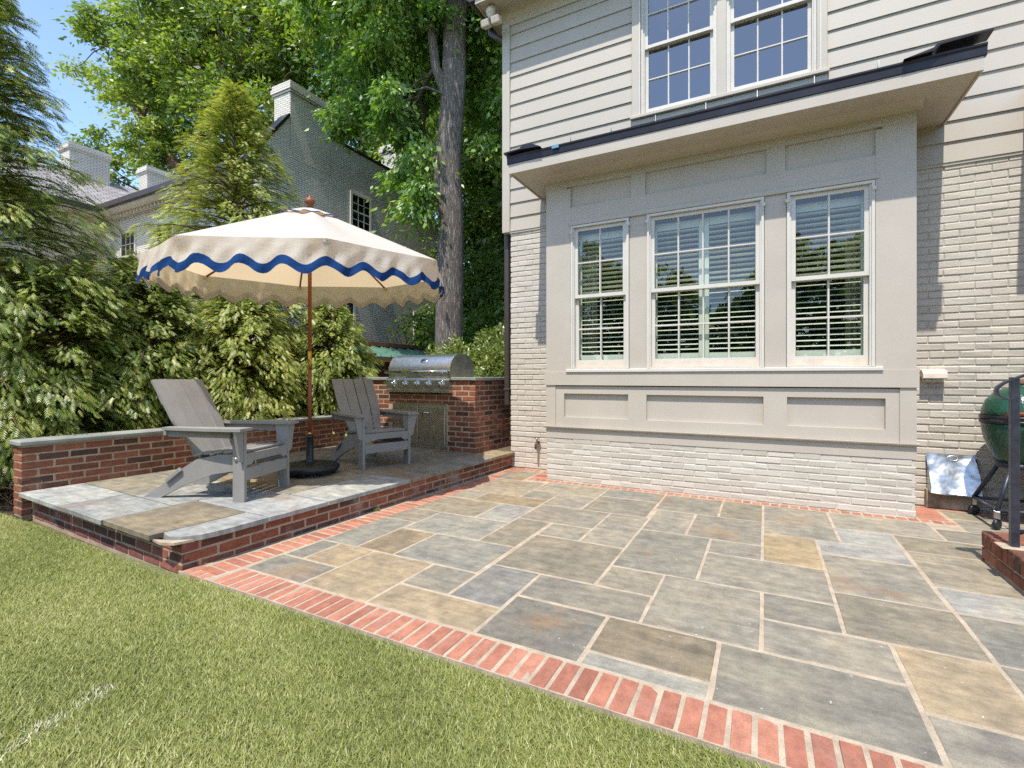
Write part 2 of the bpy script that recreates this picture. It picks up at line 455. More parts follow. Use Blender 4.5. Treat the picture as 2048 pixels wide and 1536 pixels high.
def m_shingle():
    t = NT('slate_shingle'); gp = t.new('NewGeometry').outputs['Position']; sx = t.new('SeparateXYZ'); t.l(gp, sx.inputs[0]); cx = t.new('CombineXYZ')
    t.l(sx.outputs[1], cx.inputs[0]); t.l(t.math('MULTIPLY', sx.outputs[2], 2.0), cx.inputs[1])
    br = t.new('TexBrick', i_Scale=1.0); br.inputs['Brick Width'].default_value = .32; br.inputs['Row Height'].default_value = .2; br.inputs['Mortar Size'].default_value = .014
    br.inputs['Color1'].default_value = lin(138, 134, 134); br.inputs['Color2'].default_value = lin(164, 158, 156); br.inputs['Mortar'].default_value = lin(70, 68, 70)
    t.l(cx.outputs[0], br.inputs['Vector']); t.col(br.outputs[0]); t.rough(.85); t.bump(t.math('SUBTRACT', 1.0, br.outputs['Fac']), .8, .02); return t.m
m_nroof = m_shingle()
def m_egg():
    t = NT('green_glaze'); co = t.coord(); v = t.new('TexVoronoi', i_Scale=48.0); t.l(co, v.inputs['Vector'])
    t.col(t.mix(.25, lin(36, 74, 56), t.ramp(t.noise(co, 5), [(.3, lin(26, 60, 44)), (.7, lin(48, 88, 68))]))); t.rough(.22); t.bump(v.outputs['Distance'], .55, .006); return t.m
m_eggm = m_egg()
def m_galv():
    t = NT('galvanized_sheet'); co = t.coord(); v = t.noise(co, 3.4, 3, .5); w = t.noise(co, 26, 4)
    t.col(t.ramp(w, [(.3, lin(170, 174, 178)), (.7, lin(208, 212, 216))])); t.b.inputs['Metallic'].default_value = .9; t.rough(.38); t.bump(v, .7, .05); return t.m
m_gal = m_galv()
m_orange = m_plain('porch_brick_dark', lin(88, 46, 34), .9, var=.2, sc=20)
m_emit = None

# ---------------------------------------------------------------- ground, lawn, patio
def sheet(name, x0, x1, y0, y1, z, m, kind='structure'):
    o = MB().add([(x0, y0, z), (x1, y0, z), (x1, y1, z), (x0, y1, z)], [(0, 1, 2, 3)]).build(name, m)
    return tag(o, kind=kind)
def m_ground():
    t = NT('far_ground'); gp = t.new('NewGeometry').outputs['Position']; a = t.noise(gp, .35, 5); b = t.noise(gp, 9, 5)
    t.col(t.mix(t.ramp(a, [(.4, (0, 0, 0, 1)), (.6, (1, 1, 1, 1))]), t.ramp(b, [(.3, lin(58, 66, 36)), (.7, lin(100, 108, 62))]), t.ramp(b, [(.3, lin(70, 56, 44)), (.7, lin(104, 86, 66))])))
    t.rough(.95); t.bump(b, .6, .03); return t.m
tag(sheet('ground', -400, 400, -400, 400, -.06, m_ground()), 'grass and bare soil running off between the trees', 'ground')
lawn = sheet('lawn', -9, 6, -7, 1.672, -.018, m_tb)
tag(lawn, 'clipped green artificial turf along the brick edging', 'lawn')

def blades():
    pts = []
    N = 520000
    x = rng.uniform(-6.6, 0.9, N); y = rng.uniform(-.3, 1.69, N)
    f = -0.4625 * x + .8866 * y; r = .8866 * x + .4625 * y
    k = (f > .9) & (np.abs(r / np.maximum(f, .1)) < 1.18) & (f > 1.17 * 970 / 900 * .95)
    k &= ~((y > 1.66) & (x > -3.1)); k &= ~((y > 1.6 - .045 * (x + 3.1)) & (x < -3.06) & (x > -5.55))
    x, y = x[k], y[k]
    n = len(x)
    h = rng.uniform(.008, .021, n); w = rng.uniform(.0016, .003, n)
    a = rng.uniform(0, 2 * np.pi, n); lean = rng.uniform(.3, 1.9, n); la = rng.normal(2.6, 1.1, n)
    tip = np.stack([x + np.cos(la) * lean * h, y + np.sin(la) * lean * h, -.018 + h], 1)
    b0 = np.stack([x + np.cos(a) * w, y + np.sin(a) * w, np.full(n, -.018)], 1)
    b1 = np.stack([x - np.cos(a) * w, y - np.sin(a) * w, np.full(n, -.018)], 1)
    md = (b0 + b1) / 2 * .5 + tip * .5; md[:, 2] += .004
    v = np.stack([b0, md + (b1 - b0) * -.35, tip, md + (b1 - b0) * .35], 1).reshape(-1, 3)
    v = np.stack([b0, b1, tip], 1).reshape(-1, 3)
    patch = np.sin(x * 3.1 + 1.3 * np.sin(y * 4)) * np.sin(y * 4.3 + x) * .14
    t = np.clip(rng.beta(2, 2.4, n) * .9 + patch, 0, .93)
    ln = np.abs((x + 2.13) + (y - .61) * .29)
    wm = (ln < .03 + .02 * np.sin(y * 37)) & (y < .97) & (rng.random(n) < .3); t[wm] = rng.uniform(.93, 1, wm.sum())
    me = np_mesh('turf_grass', v, np.arange(n * 3), 3, np.repeat(t, 3))
    o = mobj('turf_grass', me, m_turf)
    tag(o, 'short green turf blades with a faded white line', 'grass', kind='stuff')
blades()
bed = MB().add([(-9, 1.70, -.02), (-5.6, 1.72, -.02), (-5.4, 6.5, .05), (-5.0, 9.5, .1), (-14, 9.5, .1), (-14, 1.7, -.02)], [(0, 1, 2, 3, 4, 5)]).build('planting_bed', m_soil)
tag(bed, 'dark mulch bed under the conifers behind the low wall', 'ground', kind='structure')

# shared brick pieces
def brick_meshes(tagname, m, n=5, ch=.005, jit=.0014):
    r = []
    for _ in range(n):
        me = MB().cbox(-.1015, .1015, -.045, .045, -.0285, .0285, ch, jit=jit).mesh('brick')
        me.materials.append(m); r.append(me)
    return r
BM = {'red': brick_meshes('r', m_red), 'terr': brick_meshes('t', m_terrb), 'bloom': brick_meshes('b', m_redb), 'pav': brick_meshes('p', m_pav, 5, .004), 'paint': brick_meshes('w', m_pbr, 6, .007, .0022)}
def brick(kind, parent, c, rz, L=.203, D=.09, Hh=.057, name='brick'):
    o = bpy.data.objects.new(name, random.choice(BM[kind]))
    COL.objects.link(o)
    o.location = c
    o.rotation_euler = (random.uniform(-.006, .006), random.uniform(-.004, .004), rz + random.choice((0, math.pi)))
    o.scale = (L / .203, D / .09, Hh / .057)
    adopt(o, parent)
    return o
def run(kind, parent, o, u, L, z0, n, ph=.0677, pl=.215, bh=.057, jl=.012, depth=.09, start=0, skip=None, out=None, jn=.0015, name='brick'):
    """courses of bricks along direction u from point o; outward normal is u rotated -90 deg"""
    u = Vector((u[0], u[1])).normalized(); nrm = Vector((u[1], -u[0])); rz = math.atan2(u[1], u[0])
    for i in range(n):
        off = pl * .5 * ((i + start) % 2) + random.uniform(-.004, .004)
        s = -off
        while s < L - .012:
            a, b = max(s, 0), min(s + pl, L)
            s += pl
            a += jl / 2 if a > 0 else 0; b -= jl / 2 if b < L else 0
            if b - a < .03: continue
            zc = z0 + (i + .5) * ph; m = (a + b) / 2
            if skip and skip(m, zc): continue
            p = Vector((o[0], o[1])) + u * m - nrm * (depth / 2 - random.uniform(-jn, jn))
            if out is not None: out.append((p.x, p.y, zc, rz, b - a))
            else: brick(kind, parent, (p.x, p.y, zc), rz, b - a, depth, bh, name)

# patio
patio = MB().box(-3.16, 3.2, 1.675, 5.66, -.06, -.0022).build('patio', m_mort_p)
tag(patio, 'bluestone flag patio with brick edging by the bay window', 'patio', kind='structure')
C_B, C_G, C_N, C_T, C_D, C_L = (135, 132, 120), (137, 130, 115), (140, 131, 112), (148, 132, 106), (134, 129, 116), (148, 145, 135)
FL = [(-2.84, -2.345, 1.89, 2.16, C_D), (-2.84, -2.66, 2.16, 2.485, C_B), (-2.66, -2.345, 2.16, 2.485, C_T), (-2.345, -1.85, 1.89, 2.485, C_T), (-2.84, -2.52, 2.485, 3.13, C_B),
      (-2.52, -2.19, 2.485, 2.965, C_T), (-2.19, -1.535, 2.485, 2.98, C_B), (-1.85, -1.52, 2.16, 2.485, C_G), (-1.85, -1.19, 1.89, 2.16, C_T), (-1.52, -1.19, 2.16, 2.65, (128, 126, 118)),
      (-1.19, -.68, 1.89, 2.335, (122, 117, 105)), (-2.83, -2.51, 3.13, 3.47, C_G), (-2.51, -1.835, 2.98, 3.47, C_B), (-1.835, -1.535, 2.98, 3.625, C_N), (-2.81, -2.17, 3.47, 3.97, C_N),
      (-2.17, -1.835, 3.47, 3.97, C_L), (-2.79, -2.5, 3.97, 4.28, C_G), (-2.5, -1.84, 3.97, 4.28, C_T), (-2.76, -2.15, 4.28, 4.94, (150, 138, 118)), (-2.15, -1.84, 4.28, 4.59, C_G),
      (-2.15, -1.46, 4.59, 5.03, C_N), (-1.84, -1.46, 4.12, 4.59, C_G), (-1.835, -1.185, 3.625, 4.12, C_G), (-1.52, -1.185, 3.31, 3.625, C_G), (-1.52, -.855, 2.65, 3.31, C_N), (-1.185, -.855, 3.31, 4.12, C_G),
      (-1.19, -.53, 2.335, 2.65, C_G), (-.855, -.525, 2.65, 2.98, C_N), (-.855, -.35, 2.98, 3.80, (134, 129, 115)), (-.53, -.015, 2.335, 2.98, C_G), (-.68, -.18, 1.89, 2.0, C_B), (-.68, -.18, 2.0, 2.335, (132, 120, 99)),
      (-.35, .325, 2.985, 3.50, C_G), (-.35, -.015, 3.50, 3.80, C_D), (-.525, -.015, 3.80, 4.43, C_G), (-.855, -.525, 3.80, 4.43, C_G), (-1.46, -.88, 4.12, 4.68, C_G), (-1.46, -.88, 4.68, 5.03, C_B), (-.88, -.35, 4.43, 5.03, C_G),
      (-.35, -.015, 4.43, 5.03, C_N), (-.015, .48, 4.13, 5.03, C_G), (-.015, .325, 3.505, 4.13, (150, 132, 101)), (.325, .835, 3.83, 4.15, (142, 139, 130)), (.325, .835, 3.17, 3.83, C_G), (.325, .84, 2.67, 3.17, C_N), (-.015, .325, 2.66, 2.985, C_D),
      (-.015, .49, 2.335, 2.66, C_G), (-.18, .49, 1.89, 2.335, (134, 129, 115)), (.49, .84, 2.17, 2.67, C_T), (.49, .84, 1.89, 2.17, C_G), (.84, 1.25, 3.51, 4.15, C_N), (.84, 1.25, 3.17, 3.51, C_L), (.84, 1.25, 2.67, 3.17, C_B), (.84, 1.25, 1.89, 2.67, C_G),
      (.48, 1.16, 4.53, 5.03, C_G), (.48, .84, 4.15, 4.53, (144, 143, 135)), (.84, 1.62, 4.15, 4.53, C_N), (1.16, 1.8, 4.53, 4.86, C_G), (1.36, 1.66, 4.86, 5.26, C_G), (1.36, 1.72, 5.26, 5.56, C_N), (1.66, 2.3, 4.86, 5.26, C_B), (1.72, 2.3, 5.26, 5.56, C_G), (1.62, 2.4, 4.15, 4.53, C_G), (1.8, 2.6, 4.53, 4.86, C_N), (2.3, 3.1, 4.86, 5.56, C_G)]
def slab(name, parent, x0, x1, y0, y1, z0, z1, colr, g=.009, M=None, rag=.0018, m=m_flag):
    """hand-cut slab: wavering edges, eased arris"""
    x0 += g; x1 -= g; y0 += g; y1 -= g
    n = 5; ring = []
    for (ax, ay), (bx, by) in (((x0, y0), (x1, y0)), ((x1, y0), (x1, y1)), ((x1, y1), (x0, y1)), ((x0, y1), (x0, y0))):
        for k in range(n):
            t = k / n; ring.append((ax + (bx - ax) * t + random.uniform(-rag, rag), ay + (by - ay) * t + random.uniform(-rag, rag)))
    cx, cy = (x0 + x1) / 2, (y0 + y1) / 2
    ins = lambda p, d: (p[0] + (d if p[0] < cx else -d) * (abs(p[0] - cx) > (x1 - x0) * .45), p[1] + (d if p[1] < cy else -d) * (abs(p[1] - cy) > (y1 - y0) * .45))
    N = len(ring)
    v = [(p[0], p[1], z0) for p in ring] + [(p[0], p[1], z1 - .0025 - random.uniform(0, .001)) for p in ring] + [(*ins(p, .004), z1) for p in ring]
    if M is not None: v = [tuple(M @ Vector(q)) for q in v]
    f = [(i, (i + 1) % N, (i + 1) % N + N, i + N) for i in range(N)] + [(i + N, (i + 1) % N + N, (i + 1) % N + 2 * N, i + 2 * N) for i in range(N)] + [tuple(range(2 * N, 3 * N))]
    o = MB().add(v, f).build(name, m, parent)
    o.color = lin(*colr)
    return o
for x0, x1, y0, y1, c_ in FL:
    k = random.uniform(.93, 1.07)
    slab('flagstone', patio, x0, x1, y0, y1, -.03, random.uniform(-.0015, .0015), tuple(v * k for v in c_))
def paver(c, rz, L=.2, W=.0635, z=0.0):
    brick('pav', patio, (c[0], c[1], z - .03 + random.uniform(-.0015, .0015)), rz, L, W, .06, 'border_brick')
TA = R(-2.6); TO = Vector((-3.14, 1.62)); EX = Vector((math.cos(TA), math.sin(TA))); EY = Vector((-math.sin(TA), math.cos(TA)))
def tw(u, v, z=0.0):
    p = TO + EX * u + EY * v
    return Vector((p.x, p.y, z))
TM = Matrix.Translation((TO.x, TO.y, 0)) @ Matrix.Rotation(TA, 4, 'Z')
x = -2.84
while x < 1.3:                                              # soldier row along the lawn
    paver((x + .04, 1.779), R(90) + random.uniform(-.01, .01)); x += .078
v = .16
while v < 3.98:                                             # row along the terrace foot
    p = tw(.155, v); paver((p.x, p.y), TA + random.uniform(-.012, .012), .185); v += .0775
for k in range(3): paver((-2.93 - .078 * k, 1.735), R(90), .12)
x = -2.40
while x < 1.36:                                             # row at the foot of the bay
    paver((x, 5.086), R(90), .085); x += .0775
for k in range(7): paver((1.235, 5.175 + k * .068), 0, .2, .056)
for k in range(2): paver((1.30 + k * .0, 5.6), 0, .1)
for k in range(11): paver((1.39 + k * .085, 5.61), R(90), .085, .07)
for k in range(8): paver((-2.345, 5.15 + k * .068), 0, .2, .056)
for k in range(8): paver((-2.55 - k * .07, 5.58), R(90), .13, .056)
slab('flagstone', patio, -2.83, -2.46, 4.95, 5.5, -.03, 0, C_N)

# raised terrace
ter = MB()
ter.box(-2.5, -.0035, .0655, 4.06, -.06, .165, TM)
terrace = ter.build('raised_terrace', m_mort_r)
tag(terrace, 'raised bluestone terrace on a low brick plinth', 'terrace', kind='structure')
a = tw(-2.42, .062); run('bloom', terrace, (a.x, a.y), EX, 2.42, -.035, 3, name='brick')
a = tw(0, .062); run('terr', terrace, (a.x, a.y), EY, 4.0, -.035, 3, start=1, name='brick')
C_L = (152, 153, 148)
TS = [(-2.47, -1.62, -.03, .42, C_L), (-1.62, -.88, -.03, .42, C_L), (-.88, -.22, -.02, .6, (136, 124, 102)), (-2.47, -1.5, .42, 1.0, (132, 126, 110)), (-1.5, -.88, .42, 1.1, C_L), (-.88, .05, .6, 1.1, C_L),
      (-2.47, -1.7, 1.0, 1.62, C_N), (-1.7, -.88, 1.1, 1.62, (138, 122, 98)), (-.88, -.45, 1.1, 1.62, C_G), (-.45, .05, 1.1, 2.06, C_L), (-2.47, -1.5, 1.62, 2.3, C_G), (-1.5, -.9, 1.62, 2.3, C_T), (-.9, -.45, 1.62, 2.06, C_N),
      (-.9, .05, 2.06, 2.41, C_N), (-.8, -.31, 2.41, 3.03, C_N), (-.31, .05, 2.41, 3.03, C_B), (-2.47, -1.6, 2.3, 2.95, C_N), (-1.6, -.8, 2.3, 3.03, C_G), (-.9, -.31, 3.03, 3.68, C_N), (-.31, .05, 3.03, 3.45, C_B), (-.31, .05, 3.45, 4.06, C_T), (-2.47, -1.7, 2.95, 3.68, C_G), (-1.7, -.9, 3.03, 3.68, C_N)]
for u0, u1, v0, v1, c_ in TS:
    k = random.uniform(.94, 1.06)
    slab('flagstone', terrace, u0, u1, v0, v1, .166, .2 + random.uniform(-.001, .001), tuple(q * k for q in c_), .007, TM, .003)
# broken corner stone
MB().prism([(-.212, .06), (-.1, .035), (-.02, .07), (.035, .16), (.052, .3), (.048, .593), (-.212, .593)][::-1], .166, .199, 'z', TM).build('flagstone', m_flag, terrace).color = lin(*C_L)
MB().prism([(-.19, -.01), (-.08, -.02), (.0, .02), (.03, .12), (-.03, .066), (-.1, .03)][::-1], .166, .181, 'z', TM).build('broken_mortar', m_mort_p, terrace)

# low seat wall
seat = thing('seat_wall', 'low red brick wall with a grey stone cap along the terrace', 'wall', tw(-2.6, .1, 0))
seat.rotation_euler = (0, 0, TA)
MB().box(-2.655, -2.4785, -.0015, 3.66, -.05, .585, TM).build('mortar_core', m_mort_r, seat)
a = tw(-2.475, -.005); run('red', seat, (a.x, a.y), EY, 3.66, -.01, 9, ph=.0655, bh=.0525, jl=.015)
a = tw(-2.665, -.005); run('red', seat, (a.x, a.y), EX, .19, -.01, 9, ph=.0655, bh=.055, start=1)
y0 = -.03
for k, L in enumerate((1.32, 1.2, 1.2)):
    M = MB().cbox(-2.70, -2.445, y0 + .002, y0 + L - .002, .586, .634, .012, TM, .0015); M.build('cap_stone', m_capst, seat); y0 += L

# grill counter
ctr = thing('grill_counter', 'red brick outdoor counter with grey stone top by the house corner', 'counter', tw(-1.4, 4.1, .2), TA)
MB().box(-2.46, -.3235, 3.6635, 4.6, .19, 1.136, TM).build('mortar_core', m_mort_r, ctr)
def gskip(s, z):
    u = -2.46 + s
    return (-1.82 < u < -.68 and z > .985) or (-1.74 < u < -.76 and .22 < z < .83)
a = tw(-2.46, 3.66); run('red', ctr, (a.x, a.y), EX, 2.14, .2, 14, ph=.067, bh=.0535, jl=.015, skip=gskip)
a = tw(-.32, 3.66); run('red', ctr, (a.x, a.y), EY, .93, .2, 14, ph=.067, bh=.0535, jl=.015, start=1)
MB().cbox(-2.48, -1.8, 3.63, 4.62, 1.138, 1.182, .006, TM).build('cap_stone', m_capst, ctr)
MB().cbox(-.70, -.295, 3.63, 4.62, 1.138, 1.182, .006, TM).build('cap_stone', m_capst, ctr)
MB().cbox(-1.797, -.703, 4.25, 4.62, 1.138, 1.182, .006, TM).build('cap_stone', m_capst, ctr)

# ---------------------------------------------------------------- house
house = thing('house', 'pale painted brick and clapboard house with a panelled bay window', 'house', (-1, 5.67, 0))
YW, YB = 5.67, 5.14
core = MB()
core.box(-2.965, -2.2, YW + .008, 9, -.06, 3.1); core.box(1.09, 4.5, YW + .008, 9, -.06, 3.1)
core.box(-2.965, -1.27, YW + .03, 9, 3.1, 6.0); core.box(.44, 4.5, YW + .03, 9, 3.1, 6.0)
core.box(-1.27, .44, YW + .03, 9, 3.1, 4.18); core.box(-1.27, .44, YW + .03, 9, 5.84, 6.0)
core.box(-2.965, 4.5, 9, 14, -.06, 6.0)
core.build('wall_core', m_pbr, house)
# painted brick, the largest 300 as pieces
acc = []
run('paint', house, (-2.98, YW), (1, 0), .76, .0, 46, ph=.0674, bh=.0595, jl=.0012, out=acc, jn=.0025)
run('paint', house, (1.105, YW), (1, 0), 1.25, .0, 46, ph=.0674, bh=.0595, jl=.0012, out=acc, jn=.0025)
bay_b = []
run('paint', house, (-2.235, YB + .004), (1, 0), 3.355, .0, 8, ph=.0613, bh=.0545, jl=.002, out=bay_b, jn=.002)
rest = MB()
acc.sort(key=lambda q: (q[0] < 0, q[2] > 2.2, q[2]))
for i, (x, y, z, rz, L) in enumerate(acc):
    if i < 300 - len(bay_b): brick('paint', house, (x, y, z), rz, L, .09, .059)
    else: rest.cbox(x - L / 2, x + L / 2, y - .045, y + .045, z - .0295, z + .0295, .006, jit=.002)
tag(rest.build('painted_brickwork', m_pbr, house), kind='stuff')
for x, y, z, rz, L in bay_b: brick('paint', house, (x, y, z), rz, L, .09, .0545)
MB().box(-2.225, 1.11, YB + .0085, YW + .02, -.05, .49).build('bay_plinth_core', m_pbr, house)
# siding boards
EXPO = .1845
def board(x0, x1, z, h=EXPO):
    t = .0155
    p = [(YW - t - .004, z), (YW + .028, z), (YW + .028, z + h + .02), (YW - .004, z + h + .02), (YW - .004, z + h - .002)]
    MB().prism([(a, b) for a, b in p], x0, x1, 'x').build('siding_board', m_sid, house)
z = 3.10; i = 0
while z < 5.82:
    if i == 0: h = .11; zz = z
    if z + EXPO < 4.08: board(-2.975, random.choice((-.5, .2, 3.2)), z, EXPO) if False else board(-2.975, 3.2, z)
    else: board(-2.975, -1.372, z); board(.544, 3.2, z)
    if 4.0 < z + EXPO < 4.25 and z < 4.08 and not (z + EXPO < 4.08): board(-1.37, .542, z, max(.02, 4.09 - z - .022))
    z += EXPO; i += 1
MB().cbox(-3.09, -2.978, YW - .03, YW + .09, 3.09, 5.96, .003).build('corner_board', m_paint, house)
MB().box(-3.0, 3.2, YW - .012, YW + .03, 3.075, 3.1).build('drip_trim', m_paint, house)
MB().box(-2.978, 3.2, YW - .03, YW + .02, 5.80, 5.97).build('frieze_board', m_paint, house)
# main eave
ev = MB(); ev.box(-3.27, 3.4, 5.30, 5.70, 5.972, 5.99); ev.box(-3.27, -2.97, 5.70, 12, 5.972, 5.99); ev.build('soffit', m_paint, house)
MB().prism([(5.67, 5.84), (5.645, 5.84), (5.635, 5.87), (5.60, 5.90), (5.58, 5.94), (5.555, 5.971), (5.67, 5.971)], -3.08, 3.3, 'x').build('crown_moulding', m_paint, house)
fb = MB(); fb.box(-3.29, 3.4, 5.28, 5.30, 5.95, 6.13); fb.box(-3.29, -3.27, 5.30, 12, 5.95, 6.13); fb.build('fascia', m_paint, house)
gt = MB(); gt.prism([(-3.29, 5.99), (-3.36, 5.99), (-3.41, 6.04), (-3.42, 6.11), (-3.29, 6.11)][::-1], 5.26, 12, 'y'); gt.build('gutter', m_down, house)
rf = MB(); rf.add([(-3.36, 5.2, 6.13), (3.6, 5.2, 6.13), (3.6, 9.6, 8.6), (-3.36, 9.6, 8.6), (3.6, 14, 6.13), (-3.36, 14, 6.13)], [(0, 1, 2, 3), (3, 2, 4, 5), (0, 3, 5), (1, 4, 2)]); rf.build('roof', m_dark, house)
dp = MB(); dp.cbox(-3.115, -3.04, 5.735, 5.80, .80, 5.7, .012); dp.tube([(-3.35, 5.77, 6.0), (-3.34, 5.77, 5.9), (-3.2, 5.77, 5.78), (-3.09, 5.77, 5.70), (-3.078, 5.77, 5.6)], .04, 10); dp.cbox(-3.122, -3.03, 5.73, 5.81, 1.0, 1.03, .004); dp.build('downspout', m_down, house)

# bay window joinery
MB().box(-2.235, -1.938, YB, YB + .09, 1.236, 3.30).build('pilaster', m_paint, house); MB().box(.842, 1.12, YB, YB + .09, 1.236, 3.30).build('pilaster', m_paint, house)
MB().box(-1.279, -1.096, YB + .012, YB + .10, 1.236, 2.88).build('pilaster', m_paint, house); MB().box(-.004, .175, YB + .012, YB + .10, 1.236, 2.88).build('pilaster', m_paint, house)
bh_ = MB(); bh_.box(-2.2, 1.09, YB + .024, YB + .12, 2.88, 3.45)
bh_.build('head_panel', m_paint, house)
fr = MB()
fr.box(-1.938, .842, YB + .003, YB + .03, 2.876, 3.087); fr.box(-2.235, 1.12, YB - .003, YB + .03, 3.32, 3.447)
for x0, x1 in ((-1.938, -1.988 + .0), (-1.263, -1.11), (.012, .165)): 
    if x1 > x0: fr.box(x0, x1, YB + .003, YB + .03, 3.087, 3.32)
fr.box(-2.234, -1.988, YB + .0015, YB + .03, 3.30, 3.32); fr.box(.89, 1.119, YB + .0015, YB + .03, 3.30, 3.32)
fr.box(.842, .89, YB + .003, YB + .03, 3.087, 3.32) if False else None
fr.build('head_frame', m_paint, house)
MB().prism([(YB, 3.40), (YB - .012, 3.40), (YB - .02, 3.415), (YB - .05, 3.425), (YB - .075, 3.44), (YB - .10, 3.452), (YB, 3.452)], -2.27, 1.155, 'x').build('crown_moulding', m_paint, house)
cs = MB()
cs.box(-2.25, 1.135, YB - .015, YB + .1, 1.09, 1.2355)
cs.build('apron_board', m_paint, house)
MB().prism([(YB - .03, 1.2365), (YB + .1, 1.2365), (YB + .1, 1.272), (YB - .008, 1.268), (YB - .03, 1.262)], -1.985, .892, 'x').build('bay_sill', m_trimw, house)
MB().box(-2.22, 1.105, YB + .042, YB + .12, .62, 1.09).build('lower_panel', m_paint, house)
lf = MB(); F0, F1 = YB + .008, YB + .042
lf.box(-2.12, 1.008, F0, F1, .625, .729); lf.box(-2.12, 1.008, F0, F1, .995, 1.078)
for x0, x1 in ((-2.12, -2.019), (-1.291, -1.10), (-.013, .18), (.913, 1.008)): lf.box(x0, x1, F0, F1, .729, .995)
lf.build('lower_panel_frame', m_paint, house)
MB().box(-2.236, -2.121, YB - .002, F1, .625, 1.09).build('lower_pilaster', m_paint, house); MB().box(1.009, 1.121, YB - .002, F1, .625, 1.09).build('lower_pilaster', m_paint, house)
MB().prism([(YB + .04, .596), (YB - .012, .596), (YB - .014, .606), (YB - .03, .612), (YB - .032, .622), (YB + .04, .6245)], -2.255, 1.14, 'x').build('base_moulding', m_paint, house)
MB().box(-2.236, 1.121, YB + .0, YB + .1, .488, .596).build('base_board', m_paint, house)
sw = MB(); sw.box(-2.235, -2.2, YB + .09, YW + .02, .49, 3.45); sw.box(1.085, 1.12, YB + .09, YW + .02, .49, 3.45); sw.build('bay_side', m_paint, house)
# bay roof
MB().box(-2.515, 1.415, 4.795, YW, 3.452, 3.47).build('bay_soffit', m_paint, house)
fa = MB(); fa.box(-2.53, 1.43, 4.77, 4.795, 3.44, 3.54); fa.box(-2.53, -2.515, 4.795, YW, 3.44, 3.54); fa.box(1.415, 1.43, 4.795, YW, 3.44, 3.54); fa.build('bay_fascia', m_paint, house)
MB().prism([(4.80, 3.541), (4.766, 3.541), (4.760, 3.545), (4.757, 3.60), (4.748, 3.615), (4.748, 3.628), (4.80, 3.628)][::-1], -2.545, 1.445, 'x').build('bay_gutter', m_dark, house)
br_ = MB(); br_.add([(-2.53, 4.80, 3.632), (1.43, 4.80, 3.632), (1.43, YW, 3.82), (-2.53, YW, 3.82), (-2.53, 4.80, 3.55), (1.43, 4.80, 3.55), (1.43, YW, 3.55), (-2.53, YW, 3.55)], [(0, 1, 2, 3), (4, 7, 6, 5), (0, 4, 5, 1), (1, 5, 6, 2), (2, 6, 7, 3), (3, 7, 4, 0)]); roofb = br_.build('bay_roof', m_dark, house)
for xs in (-1.80, -1.37, -.93, -.48, -.06, .365, .80):
    MB().add([(xs - .003, 4.752, 3.629), (xs + .003, 4.752, 3.629), (xs + .003, 4.81, 3.629), (xs - .003, 4.81, 3.629), (xs - .003, 4.755, 3.69), (xs + .003, 4.755, 3.69)], [(0, 1, 5, 4), (1, 2, 5), (0, 4, 3), (2, 3, 4, 5), (0, 3, 2, 1)]).build('roof_seam', m_steeld, roofb)
MB().prism([(.95, 3.63), (1.13, 3.665), (1.15, 3.69), (1.46, 3.70), (1.47, 3.69), (1.17, 3.675), (1.13, 3.64)], 4.715, 4.86, 'y').build('end_flashing', m_dark, roofb)
MB().prism([(-2.56, 3.655), (-2.36, 3.665), (-2.33, 3.69), (-2.22, 3.685), (-2.12, 3.635), (-2.33, 3.65), (-2.56, 3.64)], 4.705, 4.86, 'y').build('end_flashing', m_dark, roofb)
MB().cbox(-2.0, -1.92, 4.735, 4.746, 3.59, 3.628, .003).build('blue_tape', m_plain('tape_blue', lin(110, 160, 184), .6), roofb)

